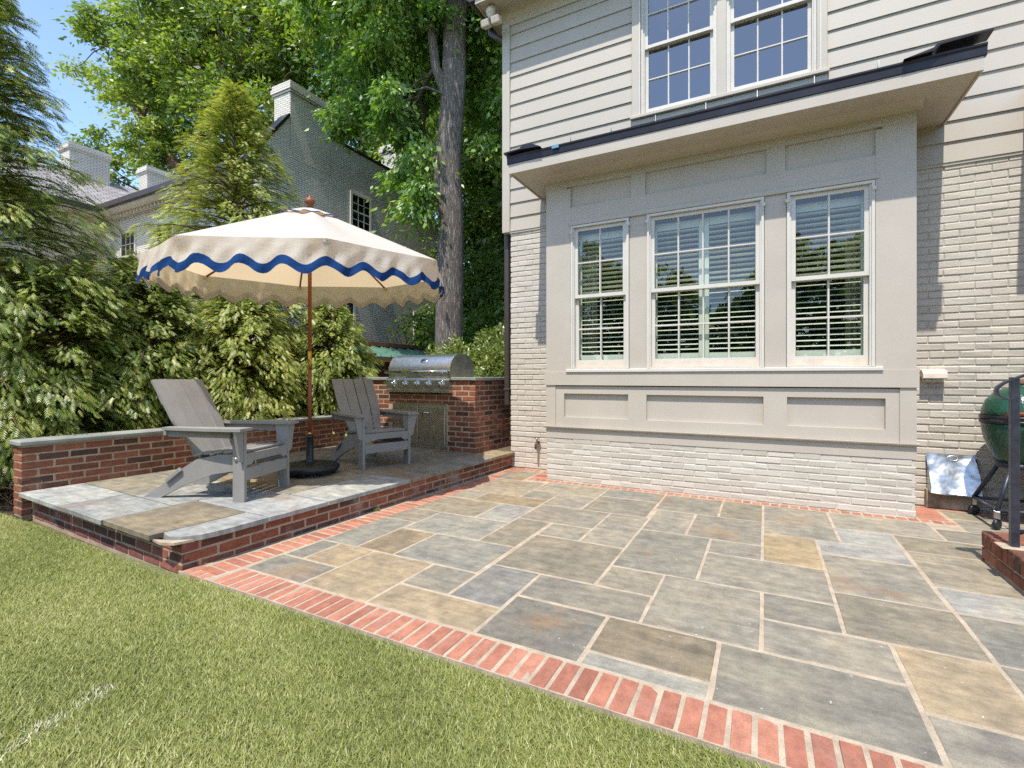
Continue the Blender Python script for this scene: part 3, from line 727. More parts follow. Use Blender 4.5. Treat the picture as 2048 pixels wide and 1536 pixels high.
def window(parent, x0, x1, z0, z1, y, cols, rows, meet, name='window', gm=m_gl, upper_only=False, fw=.045, ym=.03):
    """double-hung sash window; frame part with sashes and panes below it"""
    f = MB()
    for a, b in ((x0, x0 + .022), (x1 - .022, x1)): f.box(a, b, y - .006, y + .11, z0, z1)
    for a, b in ((x0 + .022, x0 + fw * .8), (x1 - fw * .8, x1 - .022)): f.box(a, b, y + .012, y + .105, z0, z1 - .022)
    f.box(x0 + .022, x1 - .022, y - .004, y + .108, z1 - .022, z1); f.box(x0 + .022, x1 - .022, y + .03, y + .11, z0, z0 + .012)
    w = f.build(name, m_trimw, parent)
    for up in (1, 0):
        ys = y + (.028 if up else .062); zb, zt = (meet - .018, z1 - .025) if up else (z0 + .014, meet + .018)
        sx0, sx1 = x0 + fw * .8 + .001, x1 - fw * .8 - .001
        s = MB(); st, rl = .034, .036; bot = .036 if up else .085
        s.box(sx0, sx0 + st, ys, ys + .032, zb, zt); s.box(sx1 - st, sx1, ys, ys + .032, zb, zt)
        s.box(sx0 + st, sx1 - st, ys - (.006 if up else -.0), ys + .032, zb, zb + bot); s.box(sx0 + st, sx1 - st, ys, ys + .032, zt - rl, zt)
        gx0, gx1, gz0, gz1 = sx0 + st, sx1 - st, zb + bot, zt - rl
        for i in range(1, cols):
            xm = gx0 + (gx1 - gx0) * i / cols; s.prism([(xm - .011, ys + .024), (xm - .006, ys + .002), (xm + .006, ys + .002), (xm + .011, ys + .024)][::-1], gz0, gz1, 'z')
        for j in range(1, rows):
            zm = gz0 + (gz1 - gz0) * j / rows; s.prism([(ys + .0245, zm - .011), (ys + .0025, zm - .006), (ys + .0025, zm + .006), (ys + .0245, zm + .011)], gx0, gx1, 'x')
        s.build('upper_sash' if up else 'lower_sash', m_trimw, w)
        for i in range(cols):
            for j in range(rows):
                a, b = gx0 + (gx1 - gx0) * i / cols, gx0 + (gx1 - gx0) * (i + 1) / cols
                c, d = gz0 + (gz1 - gz0) * j / rows, gz0 + (gz1 - gz0) * (j + 1) / rows
                t1, t2 = random.uniform(-.0015, .0015), random.uniform(-.002, .002)
                yg = ys + .018
                MB().add([(a, yg + t1, c), (b, yg - t1, c), (b, yg - t1 + t2, d), (a, yg + t1 + t2, d)], [(0, 1, 2, 3)]).build('pane', gm, w)
    return w
WZ0, WZ1, MEET = 1.272, 2.874, 2.082
for x0, x1, cols in ((-1.934, -1.283, 2), (-1.092, -.008, 4), (.179, .838, 2)):
    w = window(house, x0, x1, WZ0, WZ1, YB, cols, 2, MEET)
    sb = MB(); sb.box(x0 + .04, x1 - .04, YB + .0615, YB + .064, WZ0 + .014, WZ0 + .075); 
    sb.build('bottom_rail', m_sillw, w)
    hk = MB(); hk.cbox(x0 - .012, x0 + .02, YB - .018, YB - .005, WZ1 - .09, WZ1 - .055, .004); hk.cbox(x1 - .02, x1 + .012, YB - .018, YB - .005, WZ1 - .09, WZ1 - .055, .004)
    hk.cbox(x0 + .003, x0 + .013, YB - .016, YB - .005, WZ1 - .16, WZ1 - .09, .003); hk.cbox(x1 - .013, x1 - .003, YB - .016, YB - .005, WZ1 - .16, WZ1 - .09, .003)
    hk.build('shutter_hook', m_trimw, w)
hc = MB(); hc.box(-1.96, .865, YB - .008, YB + .002, 2.882, 2.925); hc.box(.842, .888, YB - .008, YB + .0, 1.275, 2.925) if False else None
hc.build('head_casing', m_paint, house)
# shutters
def shutter(x0, x1, side):
    y = YB + .155; z0, z1 = 1.345, 2.80
    f = MB()
    f.cbox(x0, x0 + .045, y - .014, y + .014, z0, z1, .003); f.cbox(x1 - .045, x1, y - .014, y + .014, z0, z1, .003)
    f.cbox(x0 + .046, x1 - .046, y - .013, y + .013, z0, z0 + .085, .003); f.cbox(x0 + .046, x1 - .046, y - .013, y + .013, z1 - .08, z1, .003)
    s = f.build('plantation_shutter', m_shut, house)
    n = 25; zz = np.linspace(z0 + .125, z1 - .105, n)
    me = MB().prism([(-.031, .0), (-.02, -.0045), (.0, -.006), (.02, -.0045), (.031, 0), (.02, .0045), (0, .006), (-.02, .0045)], x0 + .048 - (x0 + x1) / 2, x1 - .048 - (x0 + x1) / 2, 'x').mesh('slat')
    me.materials.append(m_shut)
    for k in zz:
        o = bpy.data.objects.new('slat', me); COL.objects.link(o); o.location = ((x0 + x1) / 2, y, k); o.rotation_euler = (R(14 if k < 2.08 else -16) + random.uniform(-.02, .02), 0, 0); adopt(o, s)
shutter(-1.90, -1.315, 0); shutter(-1.06, -.556, 0); shutter(-.548, -.04, 1); shutter(.212, .805, 0)
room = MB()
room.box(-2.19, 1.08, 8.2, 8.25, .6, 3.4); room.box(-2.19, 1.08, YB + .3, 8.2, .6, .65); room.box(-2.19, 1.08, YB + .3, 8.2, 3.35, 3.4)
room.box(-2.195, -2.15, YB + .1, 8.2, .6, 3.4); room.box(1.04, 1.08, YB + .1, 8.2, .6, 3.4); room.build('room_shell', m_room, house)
def curtain(x0, x1, y):
    n = 40; v, f = [], []
    for i in range(n + 1):
        xx = x0 + (x1 - x0) * i / n; yy = y + .025 * math.sin(i * 1.25) + .01 * math.sin(i * 2.9)
        v += [(xx, yy, .66), (xx, yy, 3.2)]
    f = [(2 * i, 2 * i + 2, 2 * i + 3, 2 * i + 1) for i in range(n)]
    MB().add(v, f, True).build('curtain', m_curt, house)
curtain(.66, 1.03, YB + .30); curtain(-2.1, -1.72, YB + .30)
# upper window pair
up = [window(house, -1.268, -.462, 4.19, 5.78, YW - .012, 3, 2, 4.985, gm=m_glu), window(house, -.364, .452, 4.19, 5.78, YW - .012, 3, 2, 4.985, gm=m_glu)]
uc = MB()
uc.cbox(-1.37, -1.27, YW - .045, YW + .02, 4.195, 5.84, .004); uc.cbox(.453, .542, YW - .045, YW + .02, 4.195, 5.84, .004); uc.cbox(-.461, -.365, YW - .032, YW + .1, 4.195, 5.79, .004); uc.box(-1.27, .453, YW - .043, YW + .02, 5.79, 5.84)
uc.build('window_casing', m_paint, house)
for xx in (-1.285, .478): MB().box(xx, xx + .012, YW - .052, YW - .044, 4.2, 5.8).build('casing_bead', m_trimw, house)
MB().cbox(-1.385, .557, YW - .075, YW + .05, 4.152, 4.192, .006).build('window_sill', m_paint, house)
MB().box(-1.37, .543, YW - .04, YW + .02, 4.09, 4.152).build('window_apron', m_paint, house)
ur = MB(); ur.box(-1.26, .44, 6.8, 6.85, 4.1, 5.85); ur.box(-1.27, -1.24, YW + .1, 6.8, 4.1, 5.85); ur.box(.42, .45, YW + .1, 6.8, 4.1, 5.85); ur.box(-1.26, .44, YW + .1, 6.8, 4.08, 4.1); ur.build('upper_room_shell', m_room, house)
# projecting bay of the house just past the frame (its edge shades the wall)
kw = MB(); kw.box(2.0, 4.4, 4.95, YW, .2, 3.5); kw.box(1.955, 4.5, 4.88, YW, 3.5, 3.62); kw.build('entry_bay', m_paint, house)

# flood light, wall light, tap, vent cover
fl = thing('flood_light', 'beige twin-head security light under the house eave corner', 'light', (-3.13, 5.44, 5.97))
MB().lathe([(0, .0), (.05, 0), (.05, -.03), (.03, -.04), (.03, -.07)], n=20).build('mount', m_sillw, fl, True)
MB().lathe([(.0, -.02), (.055, -.02), (.062, -.06), (.05, -.1), (.032, -.12), (.03, -.15), (0, -.15)], (0, -.03, -.03), 20).build('sensor_head', m_sillw, fl, True)
for s in (-1, 1): MB().cbox(-.06, .06, -.05, .05, -.045, .045, .012, Matrix.Translation((s * .075, -.02, -.21)) @ Matrix.Rotation(R(18), 4, 'X')).build('lamp_head', m_sillw, fl, True)
wl = thing('step_light', 'small beige hooded step light on the painted brick', 'light', (1.345, YW, 1.15))
MB().cbox(-.075, .075, -.035, .003, -.02, .075, .008).build('back_plate', m_sillw, wl, True)
hd = MB(); n = 12
pr = [(-.0, .10), (-.06, .088), (-.095, .06), (-.1, .02), (-.085, .012), (-.02, .03), (0, .03)]
hd.prism(pr[::-1], -.085, .085, 'x'); hd.build('hood', m_sillw, wl, True)
MB().cbox(-.06, .06, -.05, -.03, -.01, .03, .004).build('lens', m_gal, wl, True)
sp = thing('spigot', 'old brass garden tap low on the painted brick corner', 'tap', (-2.57, YW - .005, .33))
MB().tube([(0, .02, .02), (0, -.05, .02), (0, -.09, 0), (0, -.1, -.06)], [.014, .014, .016, .012], 10).build('spout', m_barkr, sp, True)
MB().tube([(0, -.05, .02), (0, -.055, .07)], .008, 8).build('stem', m_barkr, sp, True)
MB().lathe([(.0, -.004), (.03, -.005), (.034, 0), (.03, .005), (0, .004)], (0, -.056, .072), 14).build('handle', m_steeld, sp, True)
vc = thing('vent_cover', 'dented galvanized sheet cover over a vent at the wall foot', 'vent', (1.47, YW, 0))
MB().cbox(-.178, .178, -.055, .003, .0, .17, .006).build('curb', m_plain('dirty_paint', lin(170, 156, 138), .9, var=.3, sc=7), vc, True)
sv, sf = [], []; n = 14
for j in range(n + 1):
    for i in range(n + 1):
        a, b = i / n, j / n
        d = .012 * math.sin(a * 9 + b * 4) * math.sin(b * 7 + 1) + (.035 * max(0, a - .72) / .28 if b < .8 else 0)
        sv.append((-.165 + .335 * a + .006 * math.sin(b * 5), -.015 - .125 * (1 - b) ** 1.2 - d * .6, .155 + .335 * b - .012 * math.sin(a * 3.1) * (1 - b)))
sf = [(j * (n + 1) + i, j * (n + 1) + i + 1, (j + 1) * (n + 1) + i + 1, (j + 1) * (n + 1) + i) for j in range(n) for i in range(n)]
sh = MB().add(sv, sf, True); nb = len(sv)
sh.add([(-.165, .0, .15), (-.165, -.14, .155), (-.16, -.015, .49), (-.16, 0, .49)], [(0, 1, 2, 3)]); sh.add([(.175, 0, .15), (.172, -.15, .155), (.172, -.03, .49), (.172, 0, .49)], [(0, 3, 2, 1)]); sh.add([(-.165, -.14, .154), (.17, -.15, .154), (.17, 0, .154), (-.165, 0, .154)], [(0, 1, 2, 3)])
sh.build('sheet', m_gal, vc, True)
MB().lathe([(.026, 0), (.03, .003), (.034, 0)], n=20, M=Matrix.Translation((.01, -.031, .455)) @ Matrix.Rotation(R(72), 4, 'X') @ Matrix.Diagonal((1.2, .75, 1, 1))).build('stamped_oval', m_gal, vc, True)

# brick steps and railing
stp = thing('brick_steps', 'red brick side steps at the patio edge', 'steps', (1.235, 3.2, 0))
MB().box(1.245, 2.9, 1.2, 4.15, -.05, .18).build('mortar_core', m_mort_r, stp)
run('red', stp, (1.235, 4.16), (0, -1), 2.9, .012, 1, ph=.072, bh=.06)
for row in range(4):
    y = 4.125
    while y > 1.6:
        o = brick('pav' if row else 'red', stp, (1.235 + .1 + row * .212, y, .142), 0, .2, .066, .1); o.scale = (1, .066 / .09, .1 / .057)
        y -= .0765
MB().box(1.236, 2.9, 4.148, 4.162, 0, .085).build('end_course', m_red, stp)
rl = thing('iron_railing', 'dark iron handrail with a scrolled end on the brick steps', 'railing', (1.278, 3.83, .19))
def rp(x, z): return (x - 1.278, 0, z - .19)
MB().cbox(-.019, .019, -.019, .019, 0, .985, .003).build('post', m_iron, rl, True)
MB().cbox(-.07, .07, -.06, .06, -.002, .006, .003).build('foot_mortar', m_mort_p, rl, True)
pts = []
for x_, z_ in ((1.268, 1.052), (1.245, 1.047), (1.222, 1.052), (1.205, 1.07), (1.199, 1.095), (1.208, 1.118), (1.235, 1.142), (1.278, 1.165), (1.35, 1.2), (1.6, 1.33), (2.0, 1.53)): pts.append(Vector(rp(x_, z_)))
hb = MB(); vv = []
for i, p in enumerate(pts):
    t = (pts[min(i + 1, len(pts) - 1)] - pts[max(i - 1, 0)]).normalized(); nn = Vector((-t.z, 0, t.x))
    for a, b in ((-.02, -.006), (.02, -.006), (.02, .006), (-.02, .006)): vv.append(tuple(p + Vector((0, a, 0)) + nn * b))
ff = [(4 * i + k, 4 * i + (k + 1) % 4, 4 * i + 4 + (k + 1) % 4, 4 * i + 4 + k) for i in range(len(pts) - 1) for k in range(4)]
hb.add(vv, ff).build('handrail', m_iron, rl, True)
MB().tube([rp(1.285, .27), rp(2.0, .62)], .012, 8).build('lower_rail', m_iron, rl, True)
MB().cbox(.70, .738, -.019, .019, -.05, 1.33, .003).build('post', m_iron, rl, True)

# kamado
kg = thing('kamado_grill', 'green dimpled ceramic egg-shaped grill on a black wheeled stand', 'grill', (1.82, 5.28, 0))
MB().lathe([(.0, .47), (.13, .47), (.16, .5), (.20, .58), (.235, .68), (.25, .77), (.254, .825), (.24, .826), (0, .826)], n=40).build('bowl', m_eggm, kg, True)
MB().lathe([(.24, .86), (.254, .862), (.25, .91), (.225, .99), (.17, 1.06), (.10, 1.095), (.07, 1.1), (.07, 1.115), (0, 1.115)], n=40).build('dome', m_eggm, kg, True)
bd = MB(); bd.lathe([(.25, .812), (.262, .812), (.262, .838), (.25, .838)], n=40); bd.lathe([(.25, .846), (.262, .846), (.262, .872), (.25, .872)], n=40); bd.build('band', m_black, kg, True)
MB().lathe([(.0, 1.115), (.065, 1.115), (.07, 1.13), (.05, 1.15), (.02, 1.16), (0, 1.16)], n=24).build('top_vent', m_barkr, kg, True)
MB().tube([(-.17, -.22, .88), (-.17, -.31, .9), (.1, -.33, .9), (.1, -.24, .88)], .016, 8).build('handle', m_wood, kg, True)
ns = MB()
for a in range(4):
    an = R(45 + 90 * a); c_, s_ = math.cos(an), math.sin(an)
    ns.tube([(.15 * c_, .15 * s_, .49), (.33 * c_, .33 * s_, .15)], .016, 6)
    bn = R(45 + 90 * (a + 1)); ns.tube([(.33 * c_, .33 * s_, .15), (.33 * math.cos(bn), .33 * math.sin(bn), .15)], .014, 6)
ns.lathe([(.15, .46), (.175, .46), (.175, .5), (.15, .5)], n=24); ns.build('nest', m_iron, kg, True)
MB().cbox(-.06, .06, -.19, -.15, .5, .57, .006).build('draft_door', m_brass, kg, True)
for a in range(4):
    an = R(45 + 90 * a); c_ = (.33 * math.cos(an), .33 * math.sin(an))
    w_ = MB().lathe([(0, -.014), (.034, -.014), (.042, -.008), (.042, .008), (.034, .014), (0, .014)], n=18, M=Matrix.Translation((c_[0], c_[1], .042)) @ Matrix.Rotation(R(90), 4, 'X') @ Matrix.Rotation(.4 * a, 4, 'Y')).build('caster', m_black, kg, True)
    MB().cbox(c_[0] - .014, c_[0] + .014, c_[1] - .024, c_[1] + .024, .085, .145, .004).build('fork', m_steel, w_, True)

# gas grill in the counter
gg = thing('gas_grill', 'stainless steel built-in gas grill with a rounded hood in the brick counter', 'grill', tw(-1.24, 3.66, 1.14), TA)
G0, G1 = -.56, .56
hp = [(-.02, .04), (-.035, .10), (-.03, .17), (.0, .25), (.06, .315), (.14, .35), (.24, .36), (.36, .345), (.46, .29), (.51, .2), (.52, .05)]
hood = MB(); b = []
for x_ in (G0 + .03, G1 - .03): b.append([(x_, p[0], p[1]) for p in hp])
n = len(hp); hood.add(b[0] + b[1], [(i, i + n, i + n + 1, i + 1) for i in range(n - 1)], True); hood.build('hood', m_steel, gg, True)
for x_, sg in ((G0 + .012, 1), (G1 - .03, 1)):
    MB().prism([(p[0] - .004, p[1] + .003) for p in hp][::-1], x_, x_ + .018, 'x').build('hood_side', m_steeld, gg, True)
h_ = MB(); h_.tube([(G0 - .0, -.095, .115), (G1 - .0, -.095, .115)], .017, 12); h_.cbox(G0 + .03, G0 + .055, -.1, -.02, .1, .13, .004); h_.cbox(G1 - .055, G1 - .03, -.1, -.02, .1, .13, .004); h_.build('hood_handle', m_chrome, gg, True)
MB().lathe([(0, .004), (.045, .004), (.05, 0)], n=24, M=Matrix.Translation((.06, .018, .268)) @ Matrix.Rotation(R(48), 4, 'X') @ Matrix.Diagonal((1.25, .8, 1, 1))).build('emblem', m_chrome, gg, True)
MB().lathe([(0, .007), (.026, .007), (.03, .004)], n=20, M=Matrix.Translation((.06, .018, .268)) @ Matrix.Rotation(R(48), 4, 'X') @ Matrix.Diagonal((1.25, .5, 1, 1))).build('emblem_badge', m_black, gg, True)
MB().box(G0, G1, -.03, .5, -.02, .042).build('firebox', m_steeld, gg, True)
cp = MB(); cp.prism([(-.03, .03), (-.06, .03), (-.075, -.0), (-.055, -.125), (-.03, -.165), (-.0, -.165), (.0, .03)], G0, G1, 'x'); cp.build('control_panel', m_steel, gg, True)
MB().cbox(G0 - .004, G1 + .004, -.07, -.012, -.168, -.128, .004).build('drip_tray', m_steeld, gg, True)
for k in range(5):
    kx = (-.43, -.22, .0, .2, .42)[k]
    kb = MB().lathe([(.0, .045), (.028, .045), (.034, .036), (.036, .01), (.044, .0)], n=20, M=Matrix.Translation((kx, -.068, -.05)) @ Matrix.Rotation(R(99), 4, 'X')).build('knob', m_chrome, gg, True)
    MB().lathe([(.044, .0), (.060, .004), (.062, 0)], n=20, M=Matrix.Translation((kx, -.067, -.05)) @ Matrix.Rotation(R(99), 4, 'X')).build('bezel', m_chrome, kb, True)
dr = thing('access_doors', 'stainless steel access doors set in the brick below the gas grill', 'door', tw(-1.25, 3.66, .2), TA)
MB().cbox(-.49, .49, -.008, .05, .02, .625, .004).build('frame', m_steeld, dr, True)
for s, nm in ((-1, 'door'), (1, 'door')):
    x0, x1 = (-.455, -.006) if s < 0 else (.006, .455)
    d = MB().cbox(x0, x1, -.022, -.006, .06, .585, .004).build(nm, m_steeld, dr, True)
    hx = (-.2, -.05) if s < 0 else (.05, .2)
    MB().tube([(hx[0], -.02, .50), (hx[0], -.05, .5), (hx[1], -.05, .5), (hx[1], -.02, .5)], .011, 8).build('handle', m_chrome, d, True)

# ---------------------------------------------------------------- chairs
def make_chair(label):
    t = thing('lounge_chair', label, 'chair', group='slatted garden armchairs')
    w, P = .275, m_poly
    for s in (-1, 1):
        M = Matrix.Translation((0, s * w, 0))
        leg = MB().prism([(-.05, 0), (.05, 0), (.05, .558), (-.068, .558), (-.05, .40)], -.014, .014, 'y', M).build('leg', P, t, True)
        MB().lathe([(0, .012), (.013, .01), (.016, 0)], n=12, M=M @ Matrix.Translation((-.02, s * .015, .335)) @ Matrix.Rotation(-s * R(90), 4, 'X')).build('bolt', m_steeld, leg, True)
        MB().prism([(.014, .556), (.105, .556), (.09, .50), (.052, .33), (.03, .315), (.014, .315)] if s > 0 else [(-.014, .315), (-.03, .315), (-.052, .33), (-.09, .50), (-.105, .556), (-.014, .556)], .022, .045, 'x', M).build('arm_bracket', P, t, True)
        n = 10; pts = []
        for i in range(n + 1):
            q = i / n; pts.append((.085 - .72 * q, s * (w + .115 - .055 * q ** 2 - .012 * (q < .05))))
        pts += [(-.635, s * (w - .02)), (.085, s * (w - .035))]
        MB().prism(pts if s < 0 else pts[::-1], .559, .581, 'z').build('arm', P, t, True)
        MB().prism([(-.6, .505), (-.05, .50), (-.05, .558), (-.6, .558)], -.010, .010, 'y', Matrix.Translation((0, s * (w + .03), 0))).build('arm_rail', P, t, True)
        M2 = Matrix.Translation((0, s * (w - .034), 0))
        st = MB().prism([(.03, .25), (.03, .372), (-.2, .362), (-.40, .32), (-.56, .225), (-.70, .115), (-.885, .0), (-.73, .0), (-.52, .105), (-.25, .205)], -.014, .014, 'y', M2).build('rear_leg', P, t, True)
        MB().cbox(-.11, .06, -.012, .012, -.018, .018, .006, M2 @ Matrix.Translation((-.575, s * .027, .205)) @ Matrix.Rotation(R(-37), 4, 'Y')).build('fold_block', P, st, True)
    for k in range(5):
        x_ = -.035 - .088 * k; zz = .384 - .0 * k - .25 * max(0, -x_ - .1) ** 2 * 1.2
        MB().cbox(-.041, .041, -w + .02, w - .02, -.011, .011, .004, Matrix.Translation((x_, 0, zz)) @ Matrix.Rotation(R(-2 - 3 * k), 4, 'Y')).build('seat_slat', P, t, True)
    a = w - .016
    MB().prism([(-a, .285), (-a + .06, .285), (-a + .085, .31), (a - .085, .31), (a - .06, .285), (a, .285), (a, .375), (-a, .375)], .028, .048, 'x').build('front_apron', P, t, True)
    MB().cbox(.026, .046, -a, a, .165, .262, .003).build('front_rail', P, t, True)
    # back: four boards, tapered below the arms
    th = math.atan2(.40, .68); L = .80
    B = Matrix.Translation((-.40, 0, .265)) @ Matrix.Rotation(-th, 4, 'Y')
    def hw(s): return .175 + (.262 - .175) * min(1, s / .42)
    ss = (0, .1, .2, .3, .42, .6, L)
    for k in range(4):
        fa, fb_ = -1 + k * .5, -.5 + k * .5; g = .0055
        poly = [(hw(s) * fa + g, s) for s in ss] + [(hw(s) * fb_ - g, s) for s in ss[::-1]]
        bow = .02 * (abs(k - 1.5) - .5) ** 1
        Mk = B @ Matrix.Translation((bow, 0, 0)) @ Matrix.Rotation(R((k - 1.5) * 4), 4, 'Z')
        MB().prism(poly[::-1], -.011, .011, 'x', Mk).build('back_slat', P, t, True)
    for s_, h_w in ((.12, .19), (.34, .26), (.62, .24)):
        MB().cbox(-.04, -.018, -h_w, h_w, s_ - .035, s_ + .035, .004, B).build('back_brace', P, t, True)
    MB().cbox(-.625, -.60, -w - .06, w + .06, .515, .556, .004).build('arm_crosspiece', P, t, True)
    return t
ch1 = make_chair('grey slatted garden armchair nearer the lawn, in full sun')
ch1.location = (-3.733, 2.64, .2); ch1.rotation_euler = (0, 0, R(18.7))
def copy_tree(o, parent=None):
    c = o.copy(); COL.objects.link(c); c.parent = parent
    for k in list(o.children): copy_tree(k, c)
    return c
ch2 = copy_tree(ch1)
ch2['label'] = 'grey slatted garden armchair in front of the gas grill, shaded by the parasol'
ch2.location = (-3.70, 4.08, .2); ch2.rotation_euler = (0, 0, R(-19))

# ---------------------------------------------------------------- parasol
UX, UY = -4.09, 3.41
um = thing('parasol', 'cream canvas parasol with a scalloped blue-trimmed valance and wooden pole', 'parasol', (UX, UY, .2))
RU, ZE, ZT, PH = 1.415, 2.08, 2.70, R(-80)      # heights above the terrace
def rim(a):                                     # octagon radius at angle
    k = ((a - PH) / (math.pi / 4)) % 1.0 - .5
    return RU * math.cos(math.pi / 8) / math.cos(k * math.pi / 4)
tx, ty = -.02, .039
cv, cf = [], []; NA, NR = 96, 14
for j in range(NR + 1):
    q = .012 + .988 * j / NR
    for i in range(NA):
        a = PH + 2 * math.pi * i / NA; k = ((a - PH) / (math.pi / 4)) % 1.0
        sag = -.035 * math.sin(math.pi * k) ** 2 * math.sin(math.pi * min(1, q * 1.0)) * .9
        r_ = rim(a) * q * (1 - .012 * math.sin(math.pi * k) ** 2 * q)
        x_, y_ = r_ * math.cos(a), r_ * math.sin(a)
        cv.append((x_, y_, ZT - (ZT - ZE) * q + sag + (tx * x_ + ty * y_)))
cf = [(j * NA + i, j * NA + (i + 1) % NA, (j + 1) * NA + (i + 1) % NA, (j + 1) * NA + i) for j in range(NR) for i in range(NA)]
canopy = MB().add(cv, cf, True).build('canopy', m_can, um, True)
NV = 8 * 40
def vrow(d, out=0.0):
    r = []
    for i in range(NV):
        a = PH + 2 * math.pi * i / NV; k = (i % 40) / 40
        wob = .016 * math.sin(i * .47) * min(1, d / .12) + .012 * math.sin(i * 1.13 + 2) * min(1, d / .1) + .006 * math.sin(i * 2.3)
        cr = .03 * math.exp(-(min(k, 1 - k) * 9) ** 2) * min(1, d / .1)
        rr = rim(a) * (1 - .012 * math.sin(math.pi * k) ** 2) + d * .14 + wob * 1.0 - cr + out
        x_, y_ = rr * math.cos(a), rr * math.sin(a)
        r.append((x_, y_, ZE + tx * x_ + ty * y_ - d))
    return r
def wave(i): return .036 * math.cos(2 * math.pi * (i % 40) / 40 * 3.5 if False else 2 * math.pi * i / NV * 28)
def vband(name, d0, d1, wv0, wv1, rows, m, out=0.0):
    v = []
    for j in range(rows + 1):
        q = j / rows
        for i in range(NV):
            d = (d0 + wv0 * wave(i)) * (1 - q) + (d1 + wv1 * wave(i)) * q
            a = PH + 2 * math.pi * i / NV; k = (i % 40) / 40
            wob = (.014 * math.sin(i * .47) + .010 * math.sin(i * 1.13 + 2)) * min(1, d / .16) + .008 * math.sin(i * .9 + d * 30) * min(1, d / .1)
            cr = .045 * math.exp(-(min(k, 1 - k) * 8) ** 2) * min(1, d / .12)
            rr = rim(a) * (1 - .012 * math.sin(math.pi * k) ** 2) + d * .10 + wob - cr + out
            x_, y_ = rr * math.cos(a), rr * math.sin(a)
            v.append((x_, y_, ZE + tx * x_ + ty * y_ - d))
    f = [(j * NV + i, (j + 1) * NV + i, (j + 1) * NV + (i + 1) % NV, j * NV + (i + 1) % NV) for j in range(rows) for i in range(NV)]
    return MB().add(v, f, True).build(name, m, um, True)
vband('valance', 0, .235, 0, 1, 9, m_can)
vband('valance_trim', .166, .238, 1, 1, 4, m_blue, .006)
MB().lathe([(0, .02), (.02, .02), (.035, .03), (.02, .045), (.045, .06), (.05, .085), (.035, .105), (.015, .115), (.018, .13), (0, .14)], (0, 0, ZT - .02), 20).build('finial', m_wood, um, True)
tv = []
for j, (q, dz) in enumerate(((.08, .014), (.21, .012))):
    for i in range(NA):
        a = PH + 2 * math.pi * i / NA; r_ = rim(a) * q * (1 + (.1 * math.cos(i * .8) if j else 0)); x_, y_ = r_ * math.cos(a), r_ * math.sin(a)
        tv.append((x_, y_, ZT - (ZT - ZE) * q + dz + tx * x_ + ty * y_))
ctop = MB().add(tv, [(i, (i + 1) % NA, (i + 1) % NA + NA, i + NA) for i in range(NA)], True).build('top_flap', m_can, um, True)
tv2 = []
for j, q in enumerate((.185, .215)):
    for i in range(NA):
        a = PH + 2 * math.pi * i / NA; r_ = rim(a) * q * (1 + .1 * math.cos(i * .8)); x_, y_ = r_ * math.cos(a), r_ * math.sin(a)
        tv2.append((x_, y_, ZT - (ZT - ZE) * q + .016 + tx * x_ + ty * y_))
MB().add(tv2, [(i, (i + 1) % NA, (i + 1) % NA + NA, i + NA) for i in range(NA)], True).build('flap_trim', m_blue, ctop, True)
MB().tube([(0, 0, .38), (0, 0, 1.12)], .019, 14).build('lower_pole', m_wood, um, True)
MB().tube([(0, 0, 1.10), (-.012, .01, ZT)], .019, 14).build('upper_pole', m_wood, um, True)
MB().tube([(0, 0, 1.06), (0, 0, 1.24)], .021, 14).build('ferrule', m_brass, um, True)
MB().tube([(0, 0, .39), (0, 0, .42)], .0205, 14).build('collar', m_brass, um, True)
MB().tube([(-.008, .006, ZE + .05), (-.008, .006, ZE + .14)], .034, 16).build('runner', m_wood, um, True)
for k in range(8):
    a = PH + k * math.pi / 4; c_, s_ = math.cos(a), math.sin(a); r_ = RU * .985
    zr = ZE + tx * r_ * c_ + ty * r_ * s_ - .022
    rb = MB().tube([(.03 * c_, .03 * s_, ZT - .06), (r_ * c_, r_ * s_, zr)], .011, 6).build('rib', m_wood, um, True)
    MB().tube([(.03 * c_, .03 * s_, ZE + .1), (.42 * r_ * c_, .42 * r_ * s_, ZT - .06 + (zr - ZT + .06) * .42)], .009, 6).build('strut', m_wood, rb, True)
    MB().cbox(-.03, .012, -.022, .022, -.012, .016, .004, Matrix.Translation((r_ * c_, r_ * s_, zr)) @ Matrix.Rotation(a, 4, 'Z')).build('rib_pocket', m_can, rb, True)
ub = thing('parasol_stand', 'round black resin parasol stand on small casters', 'stand', (UX, UY, .2))
MB().lathe([(0, .035), (.27, .035), (.285, .05), (.287, .085), (.27, .098), (.16, .118), (.06, .125), (0, .125)], n=48).build('disc', m_black, ub, True)
MB().lathe([(.05, .12), (.045, .14), (.036, .15), (.036, .365), (.04, .37), (.04, .39), (.02, .392), (.02, .39)], n=24).build('stem', m_black, ub, True)
MB().tube([(-.03, -.0, .31), (-.075, -.01, .31)], [.009, .014], 10).build('knob', m_black, ub, True)
for k in range(4):
    a = R(35 + 90 * k)
    MB().lathe([(0, -.01), (.02, -.01), (.022, 0), (.02, .01), (0, .01)], n=14, M=Matrix.Translation((.23 * math.cos(a), .23 * math.sin(a), .021)) @ Matrix.Rotation(R(90), 4, 'X') @ Matrix.Rotation(k, 4, 'Y')).build('caster', m_black, ub, True)

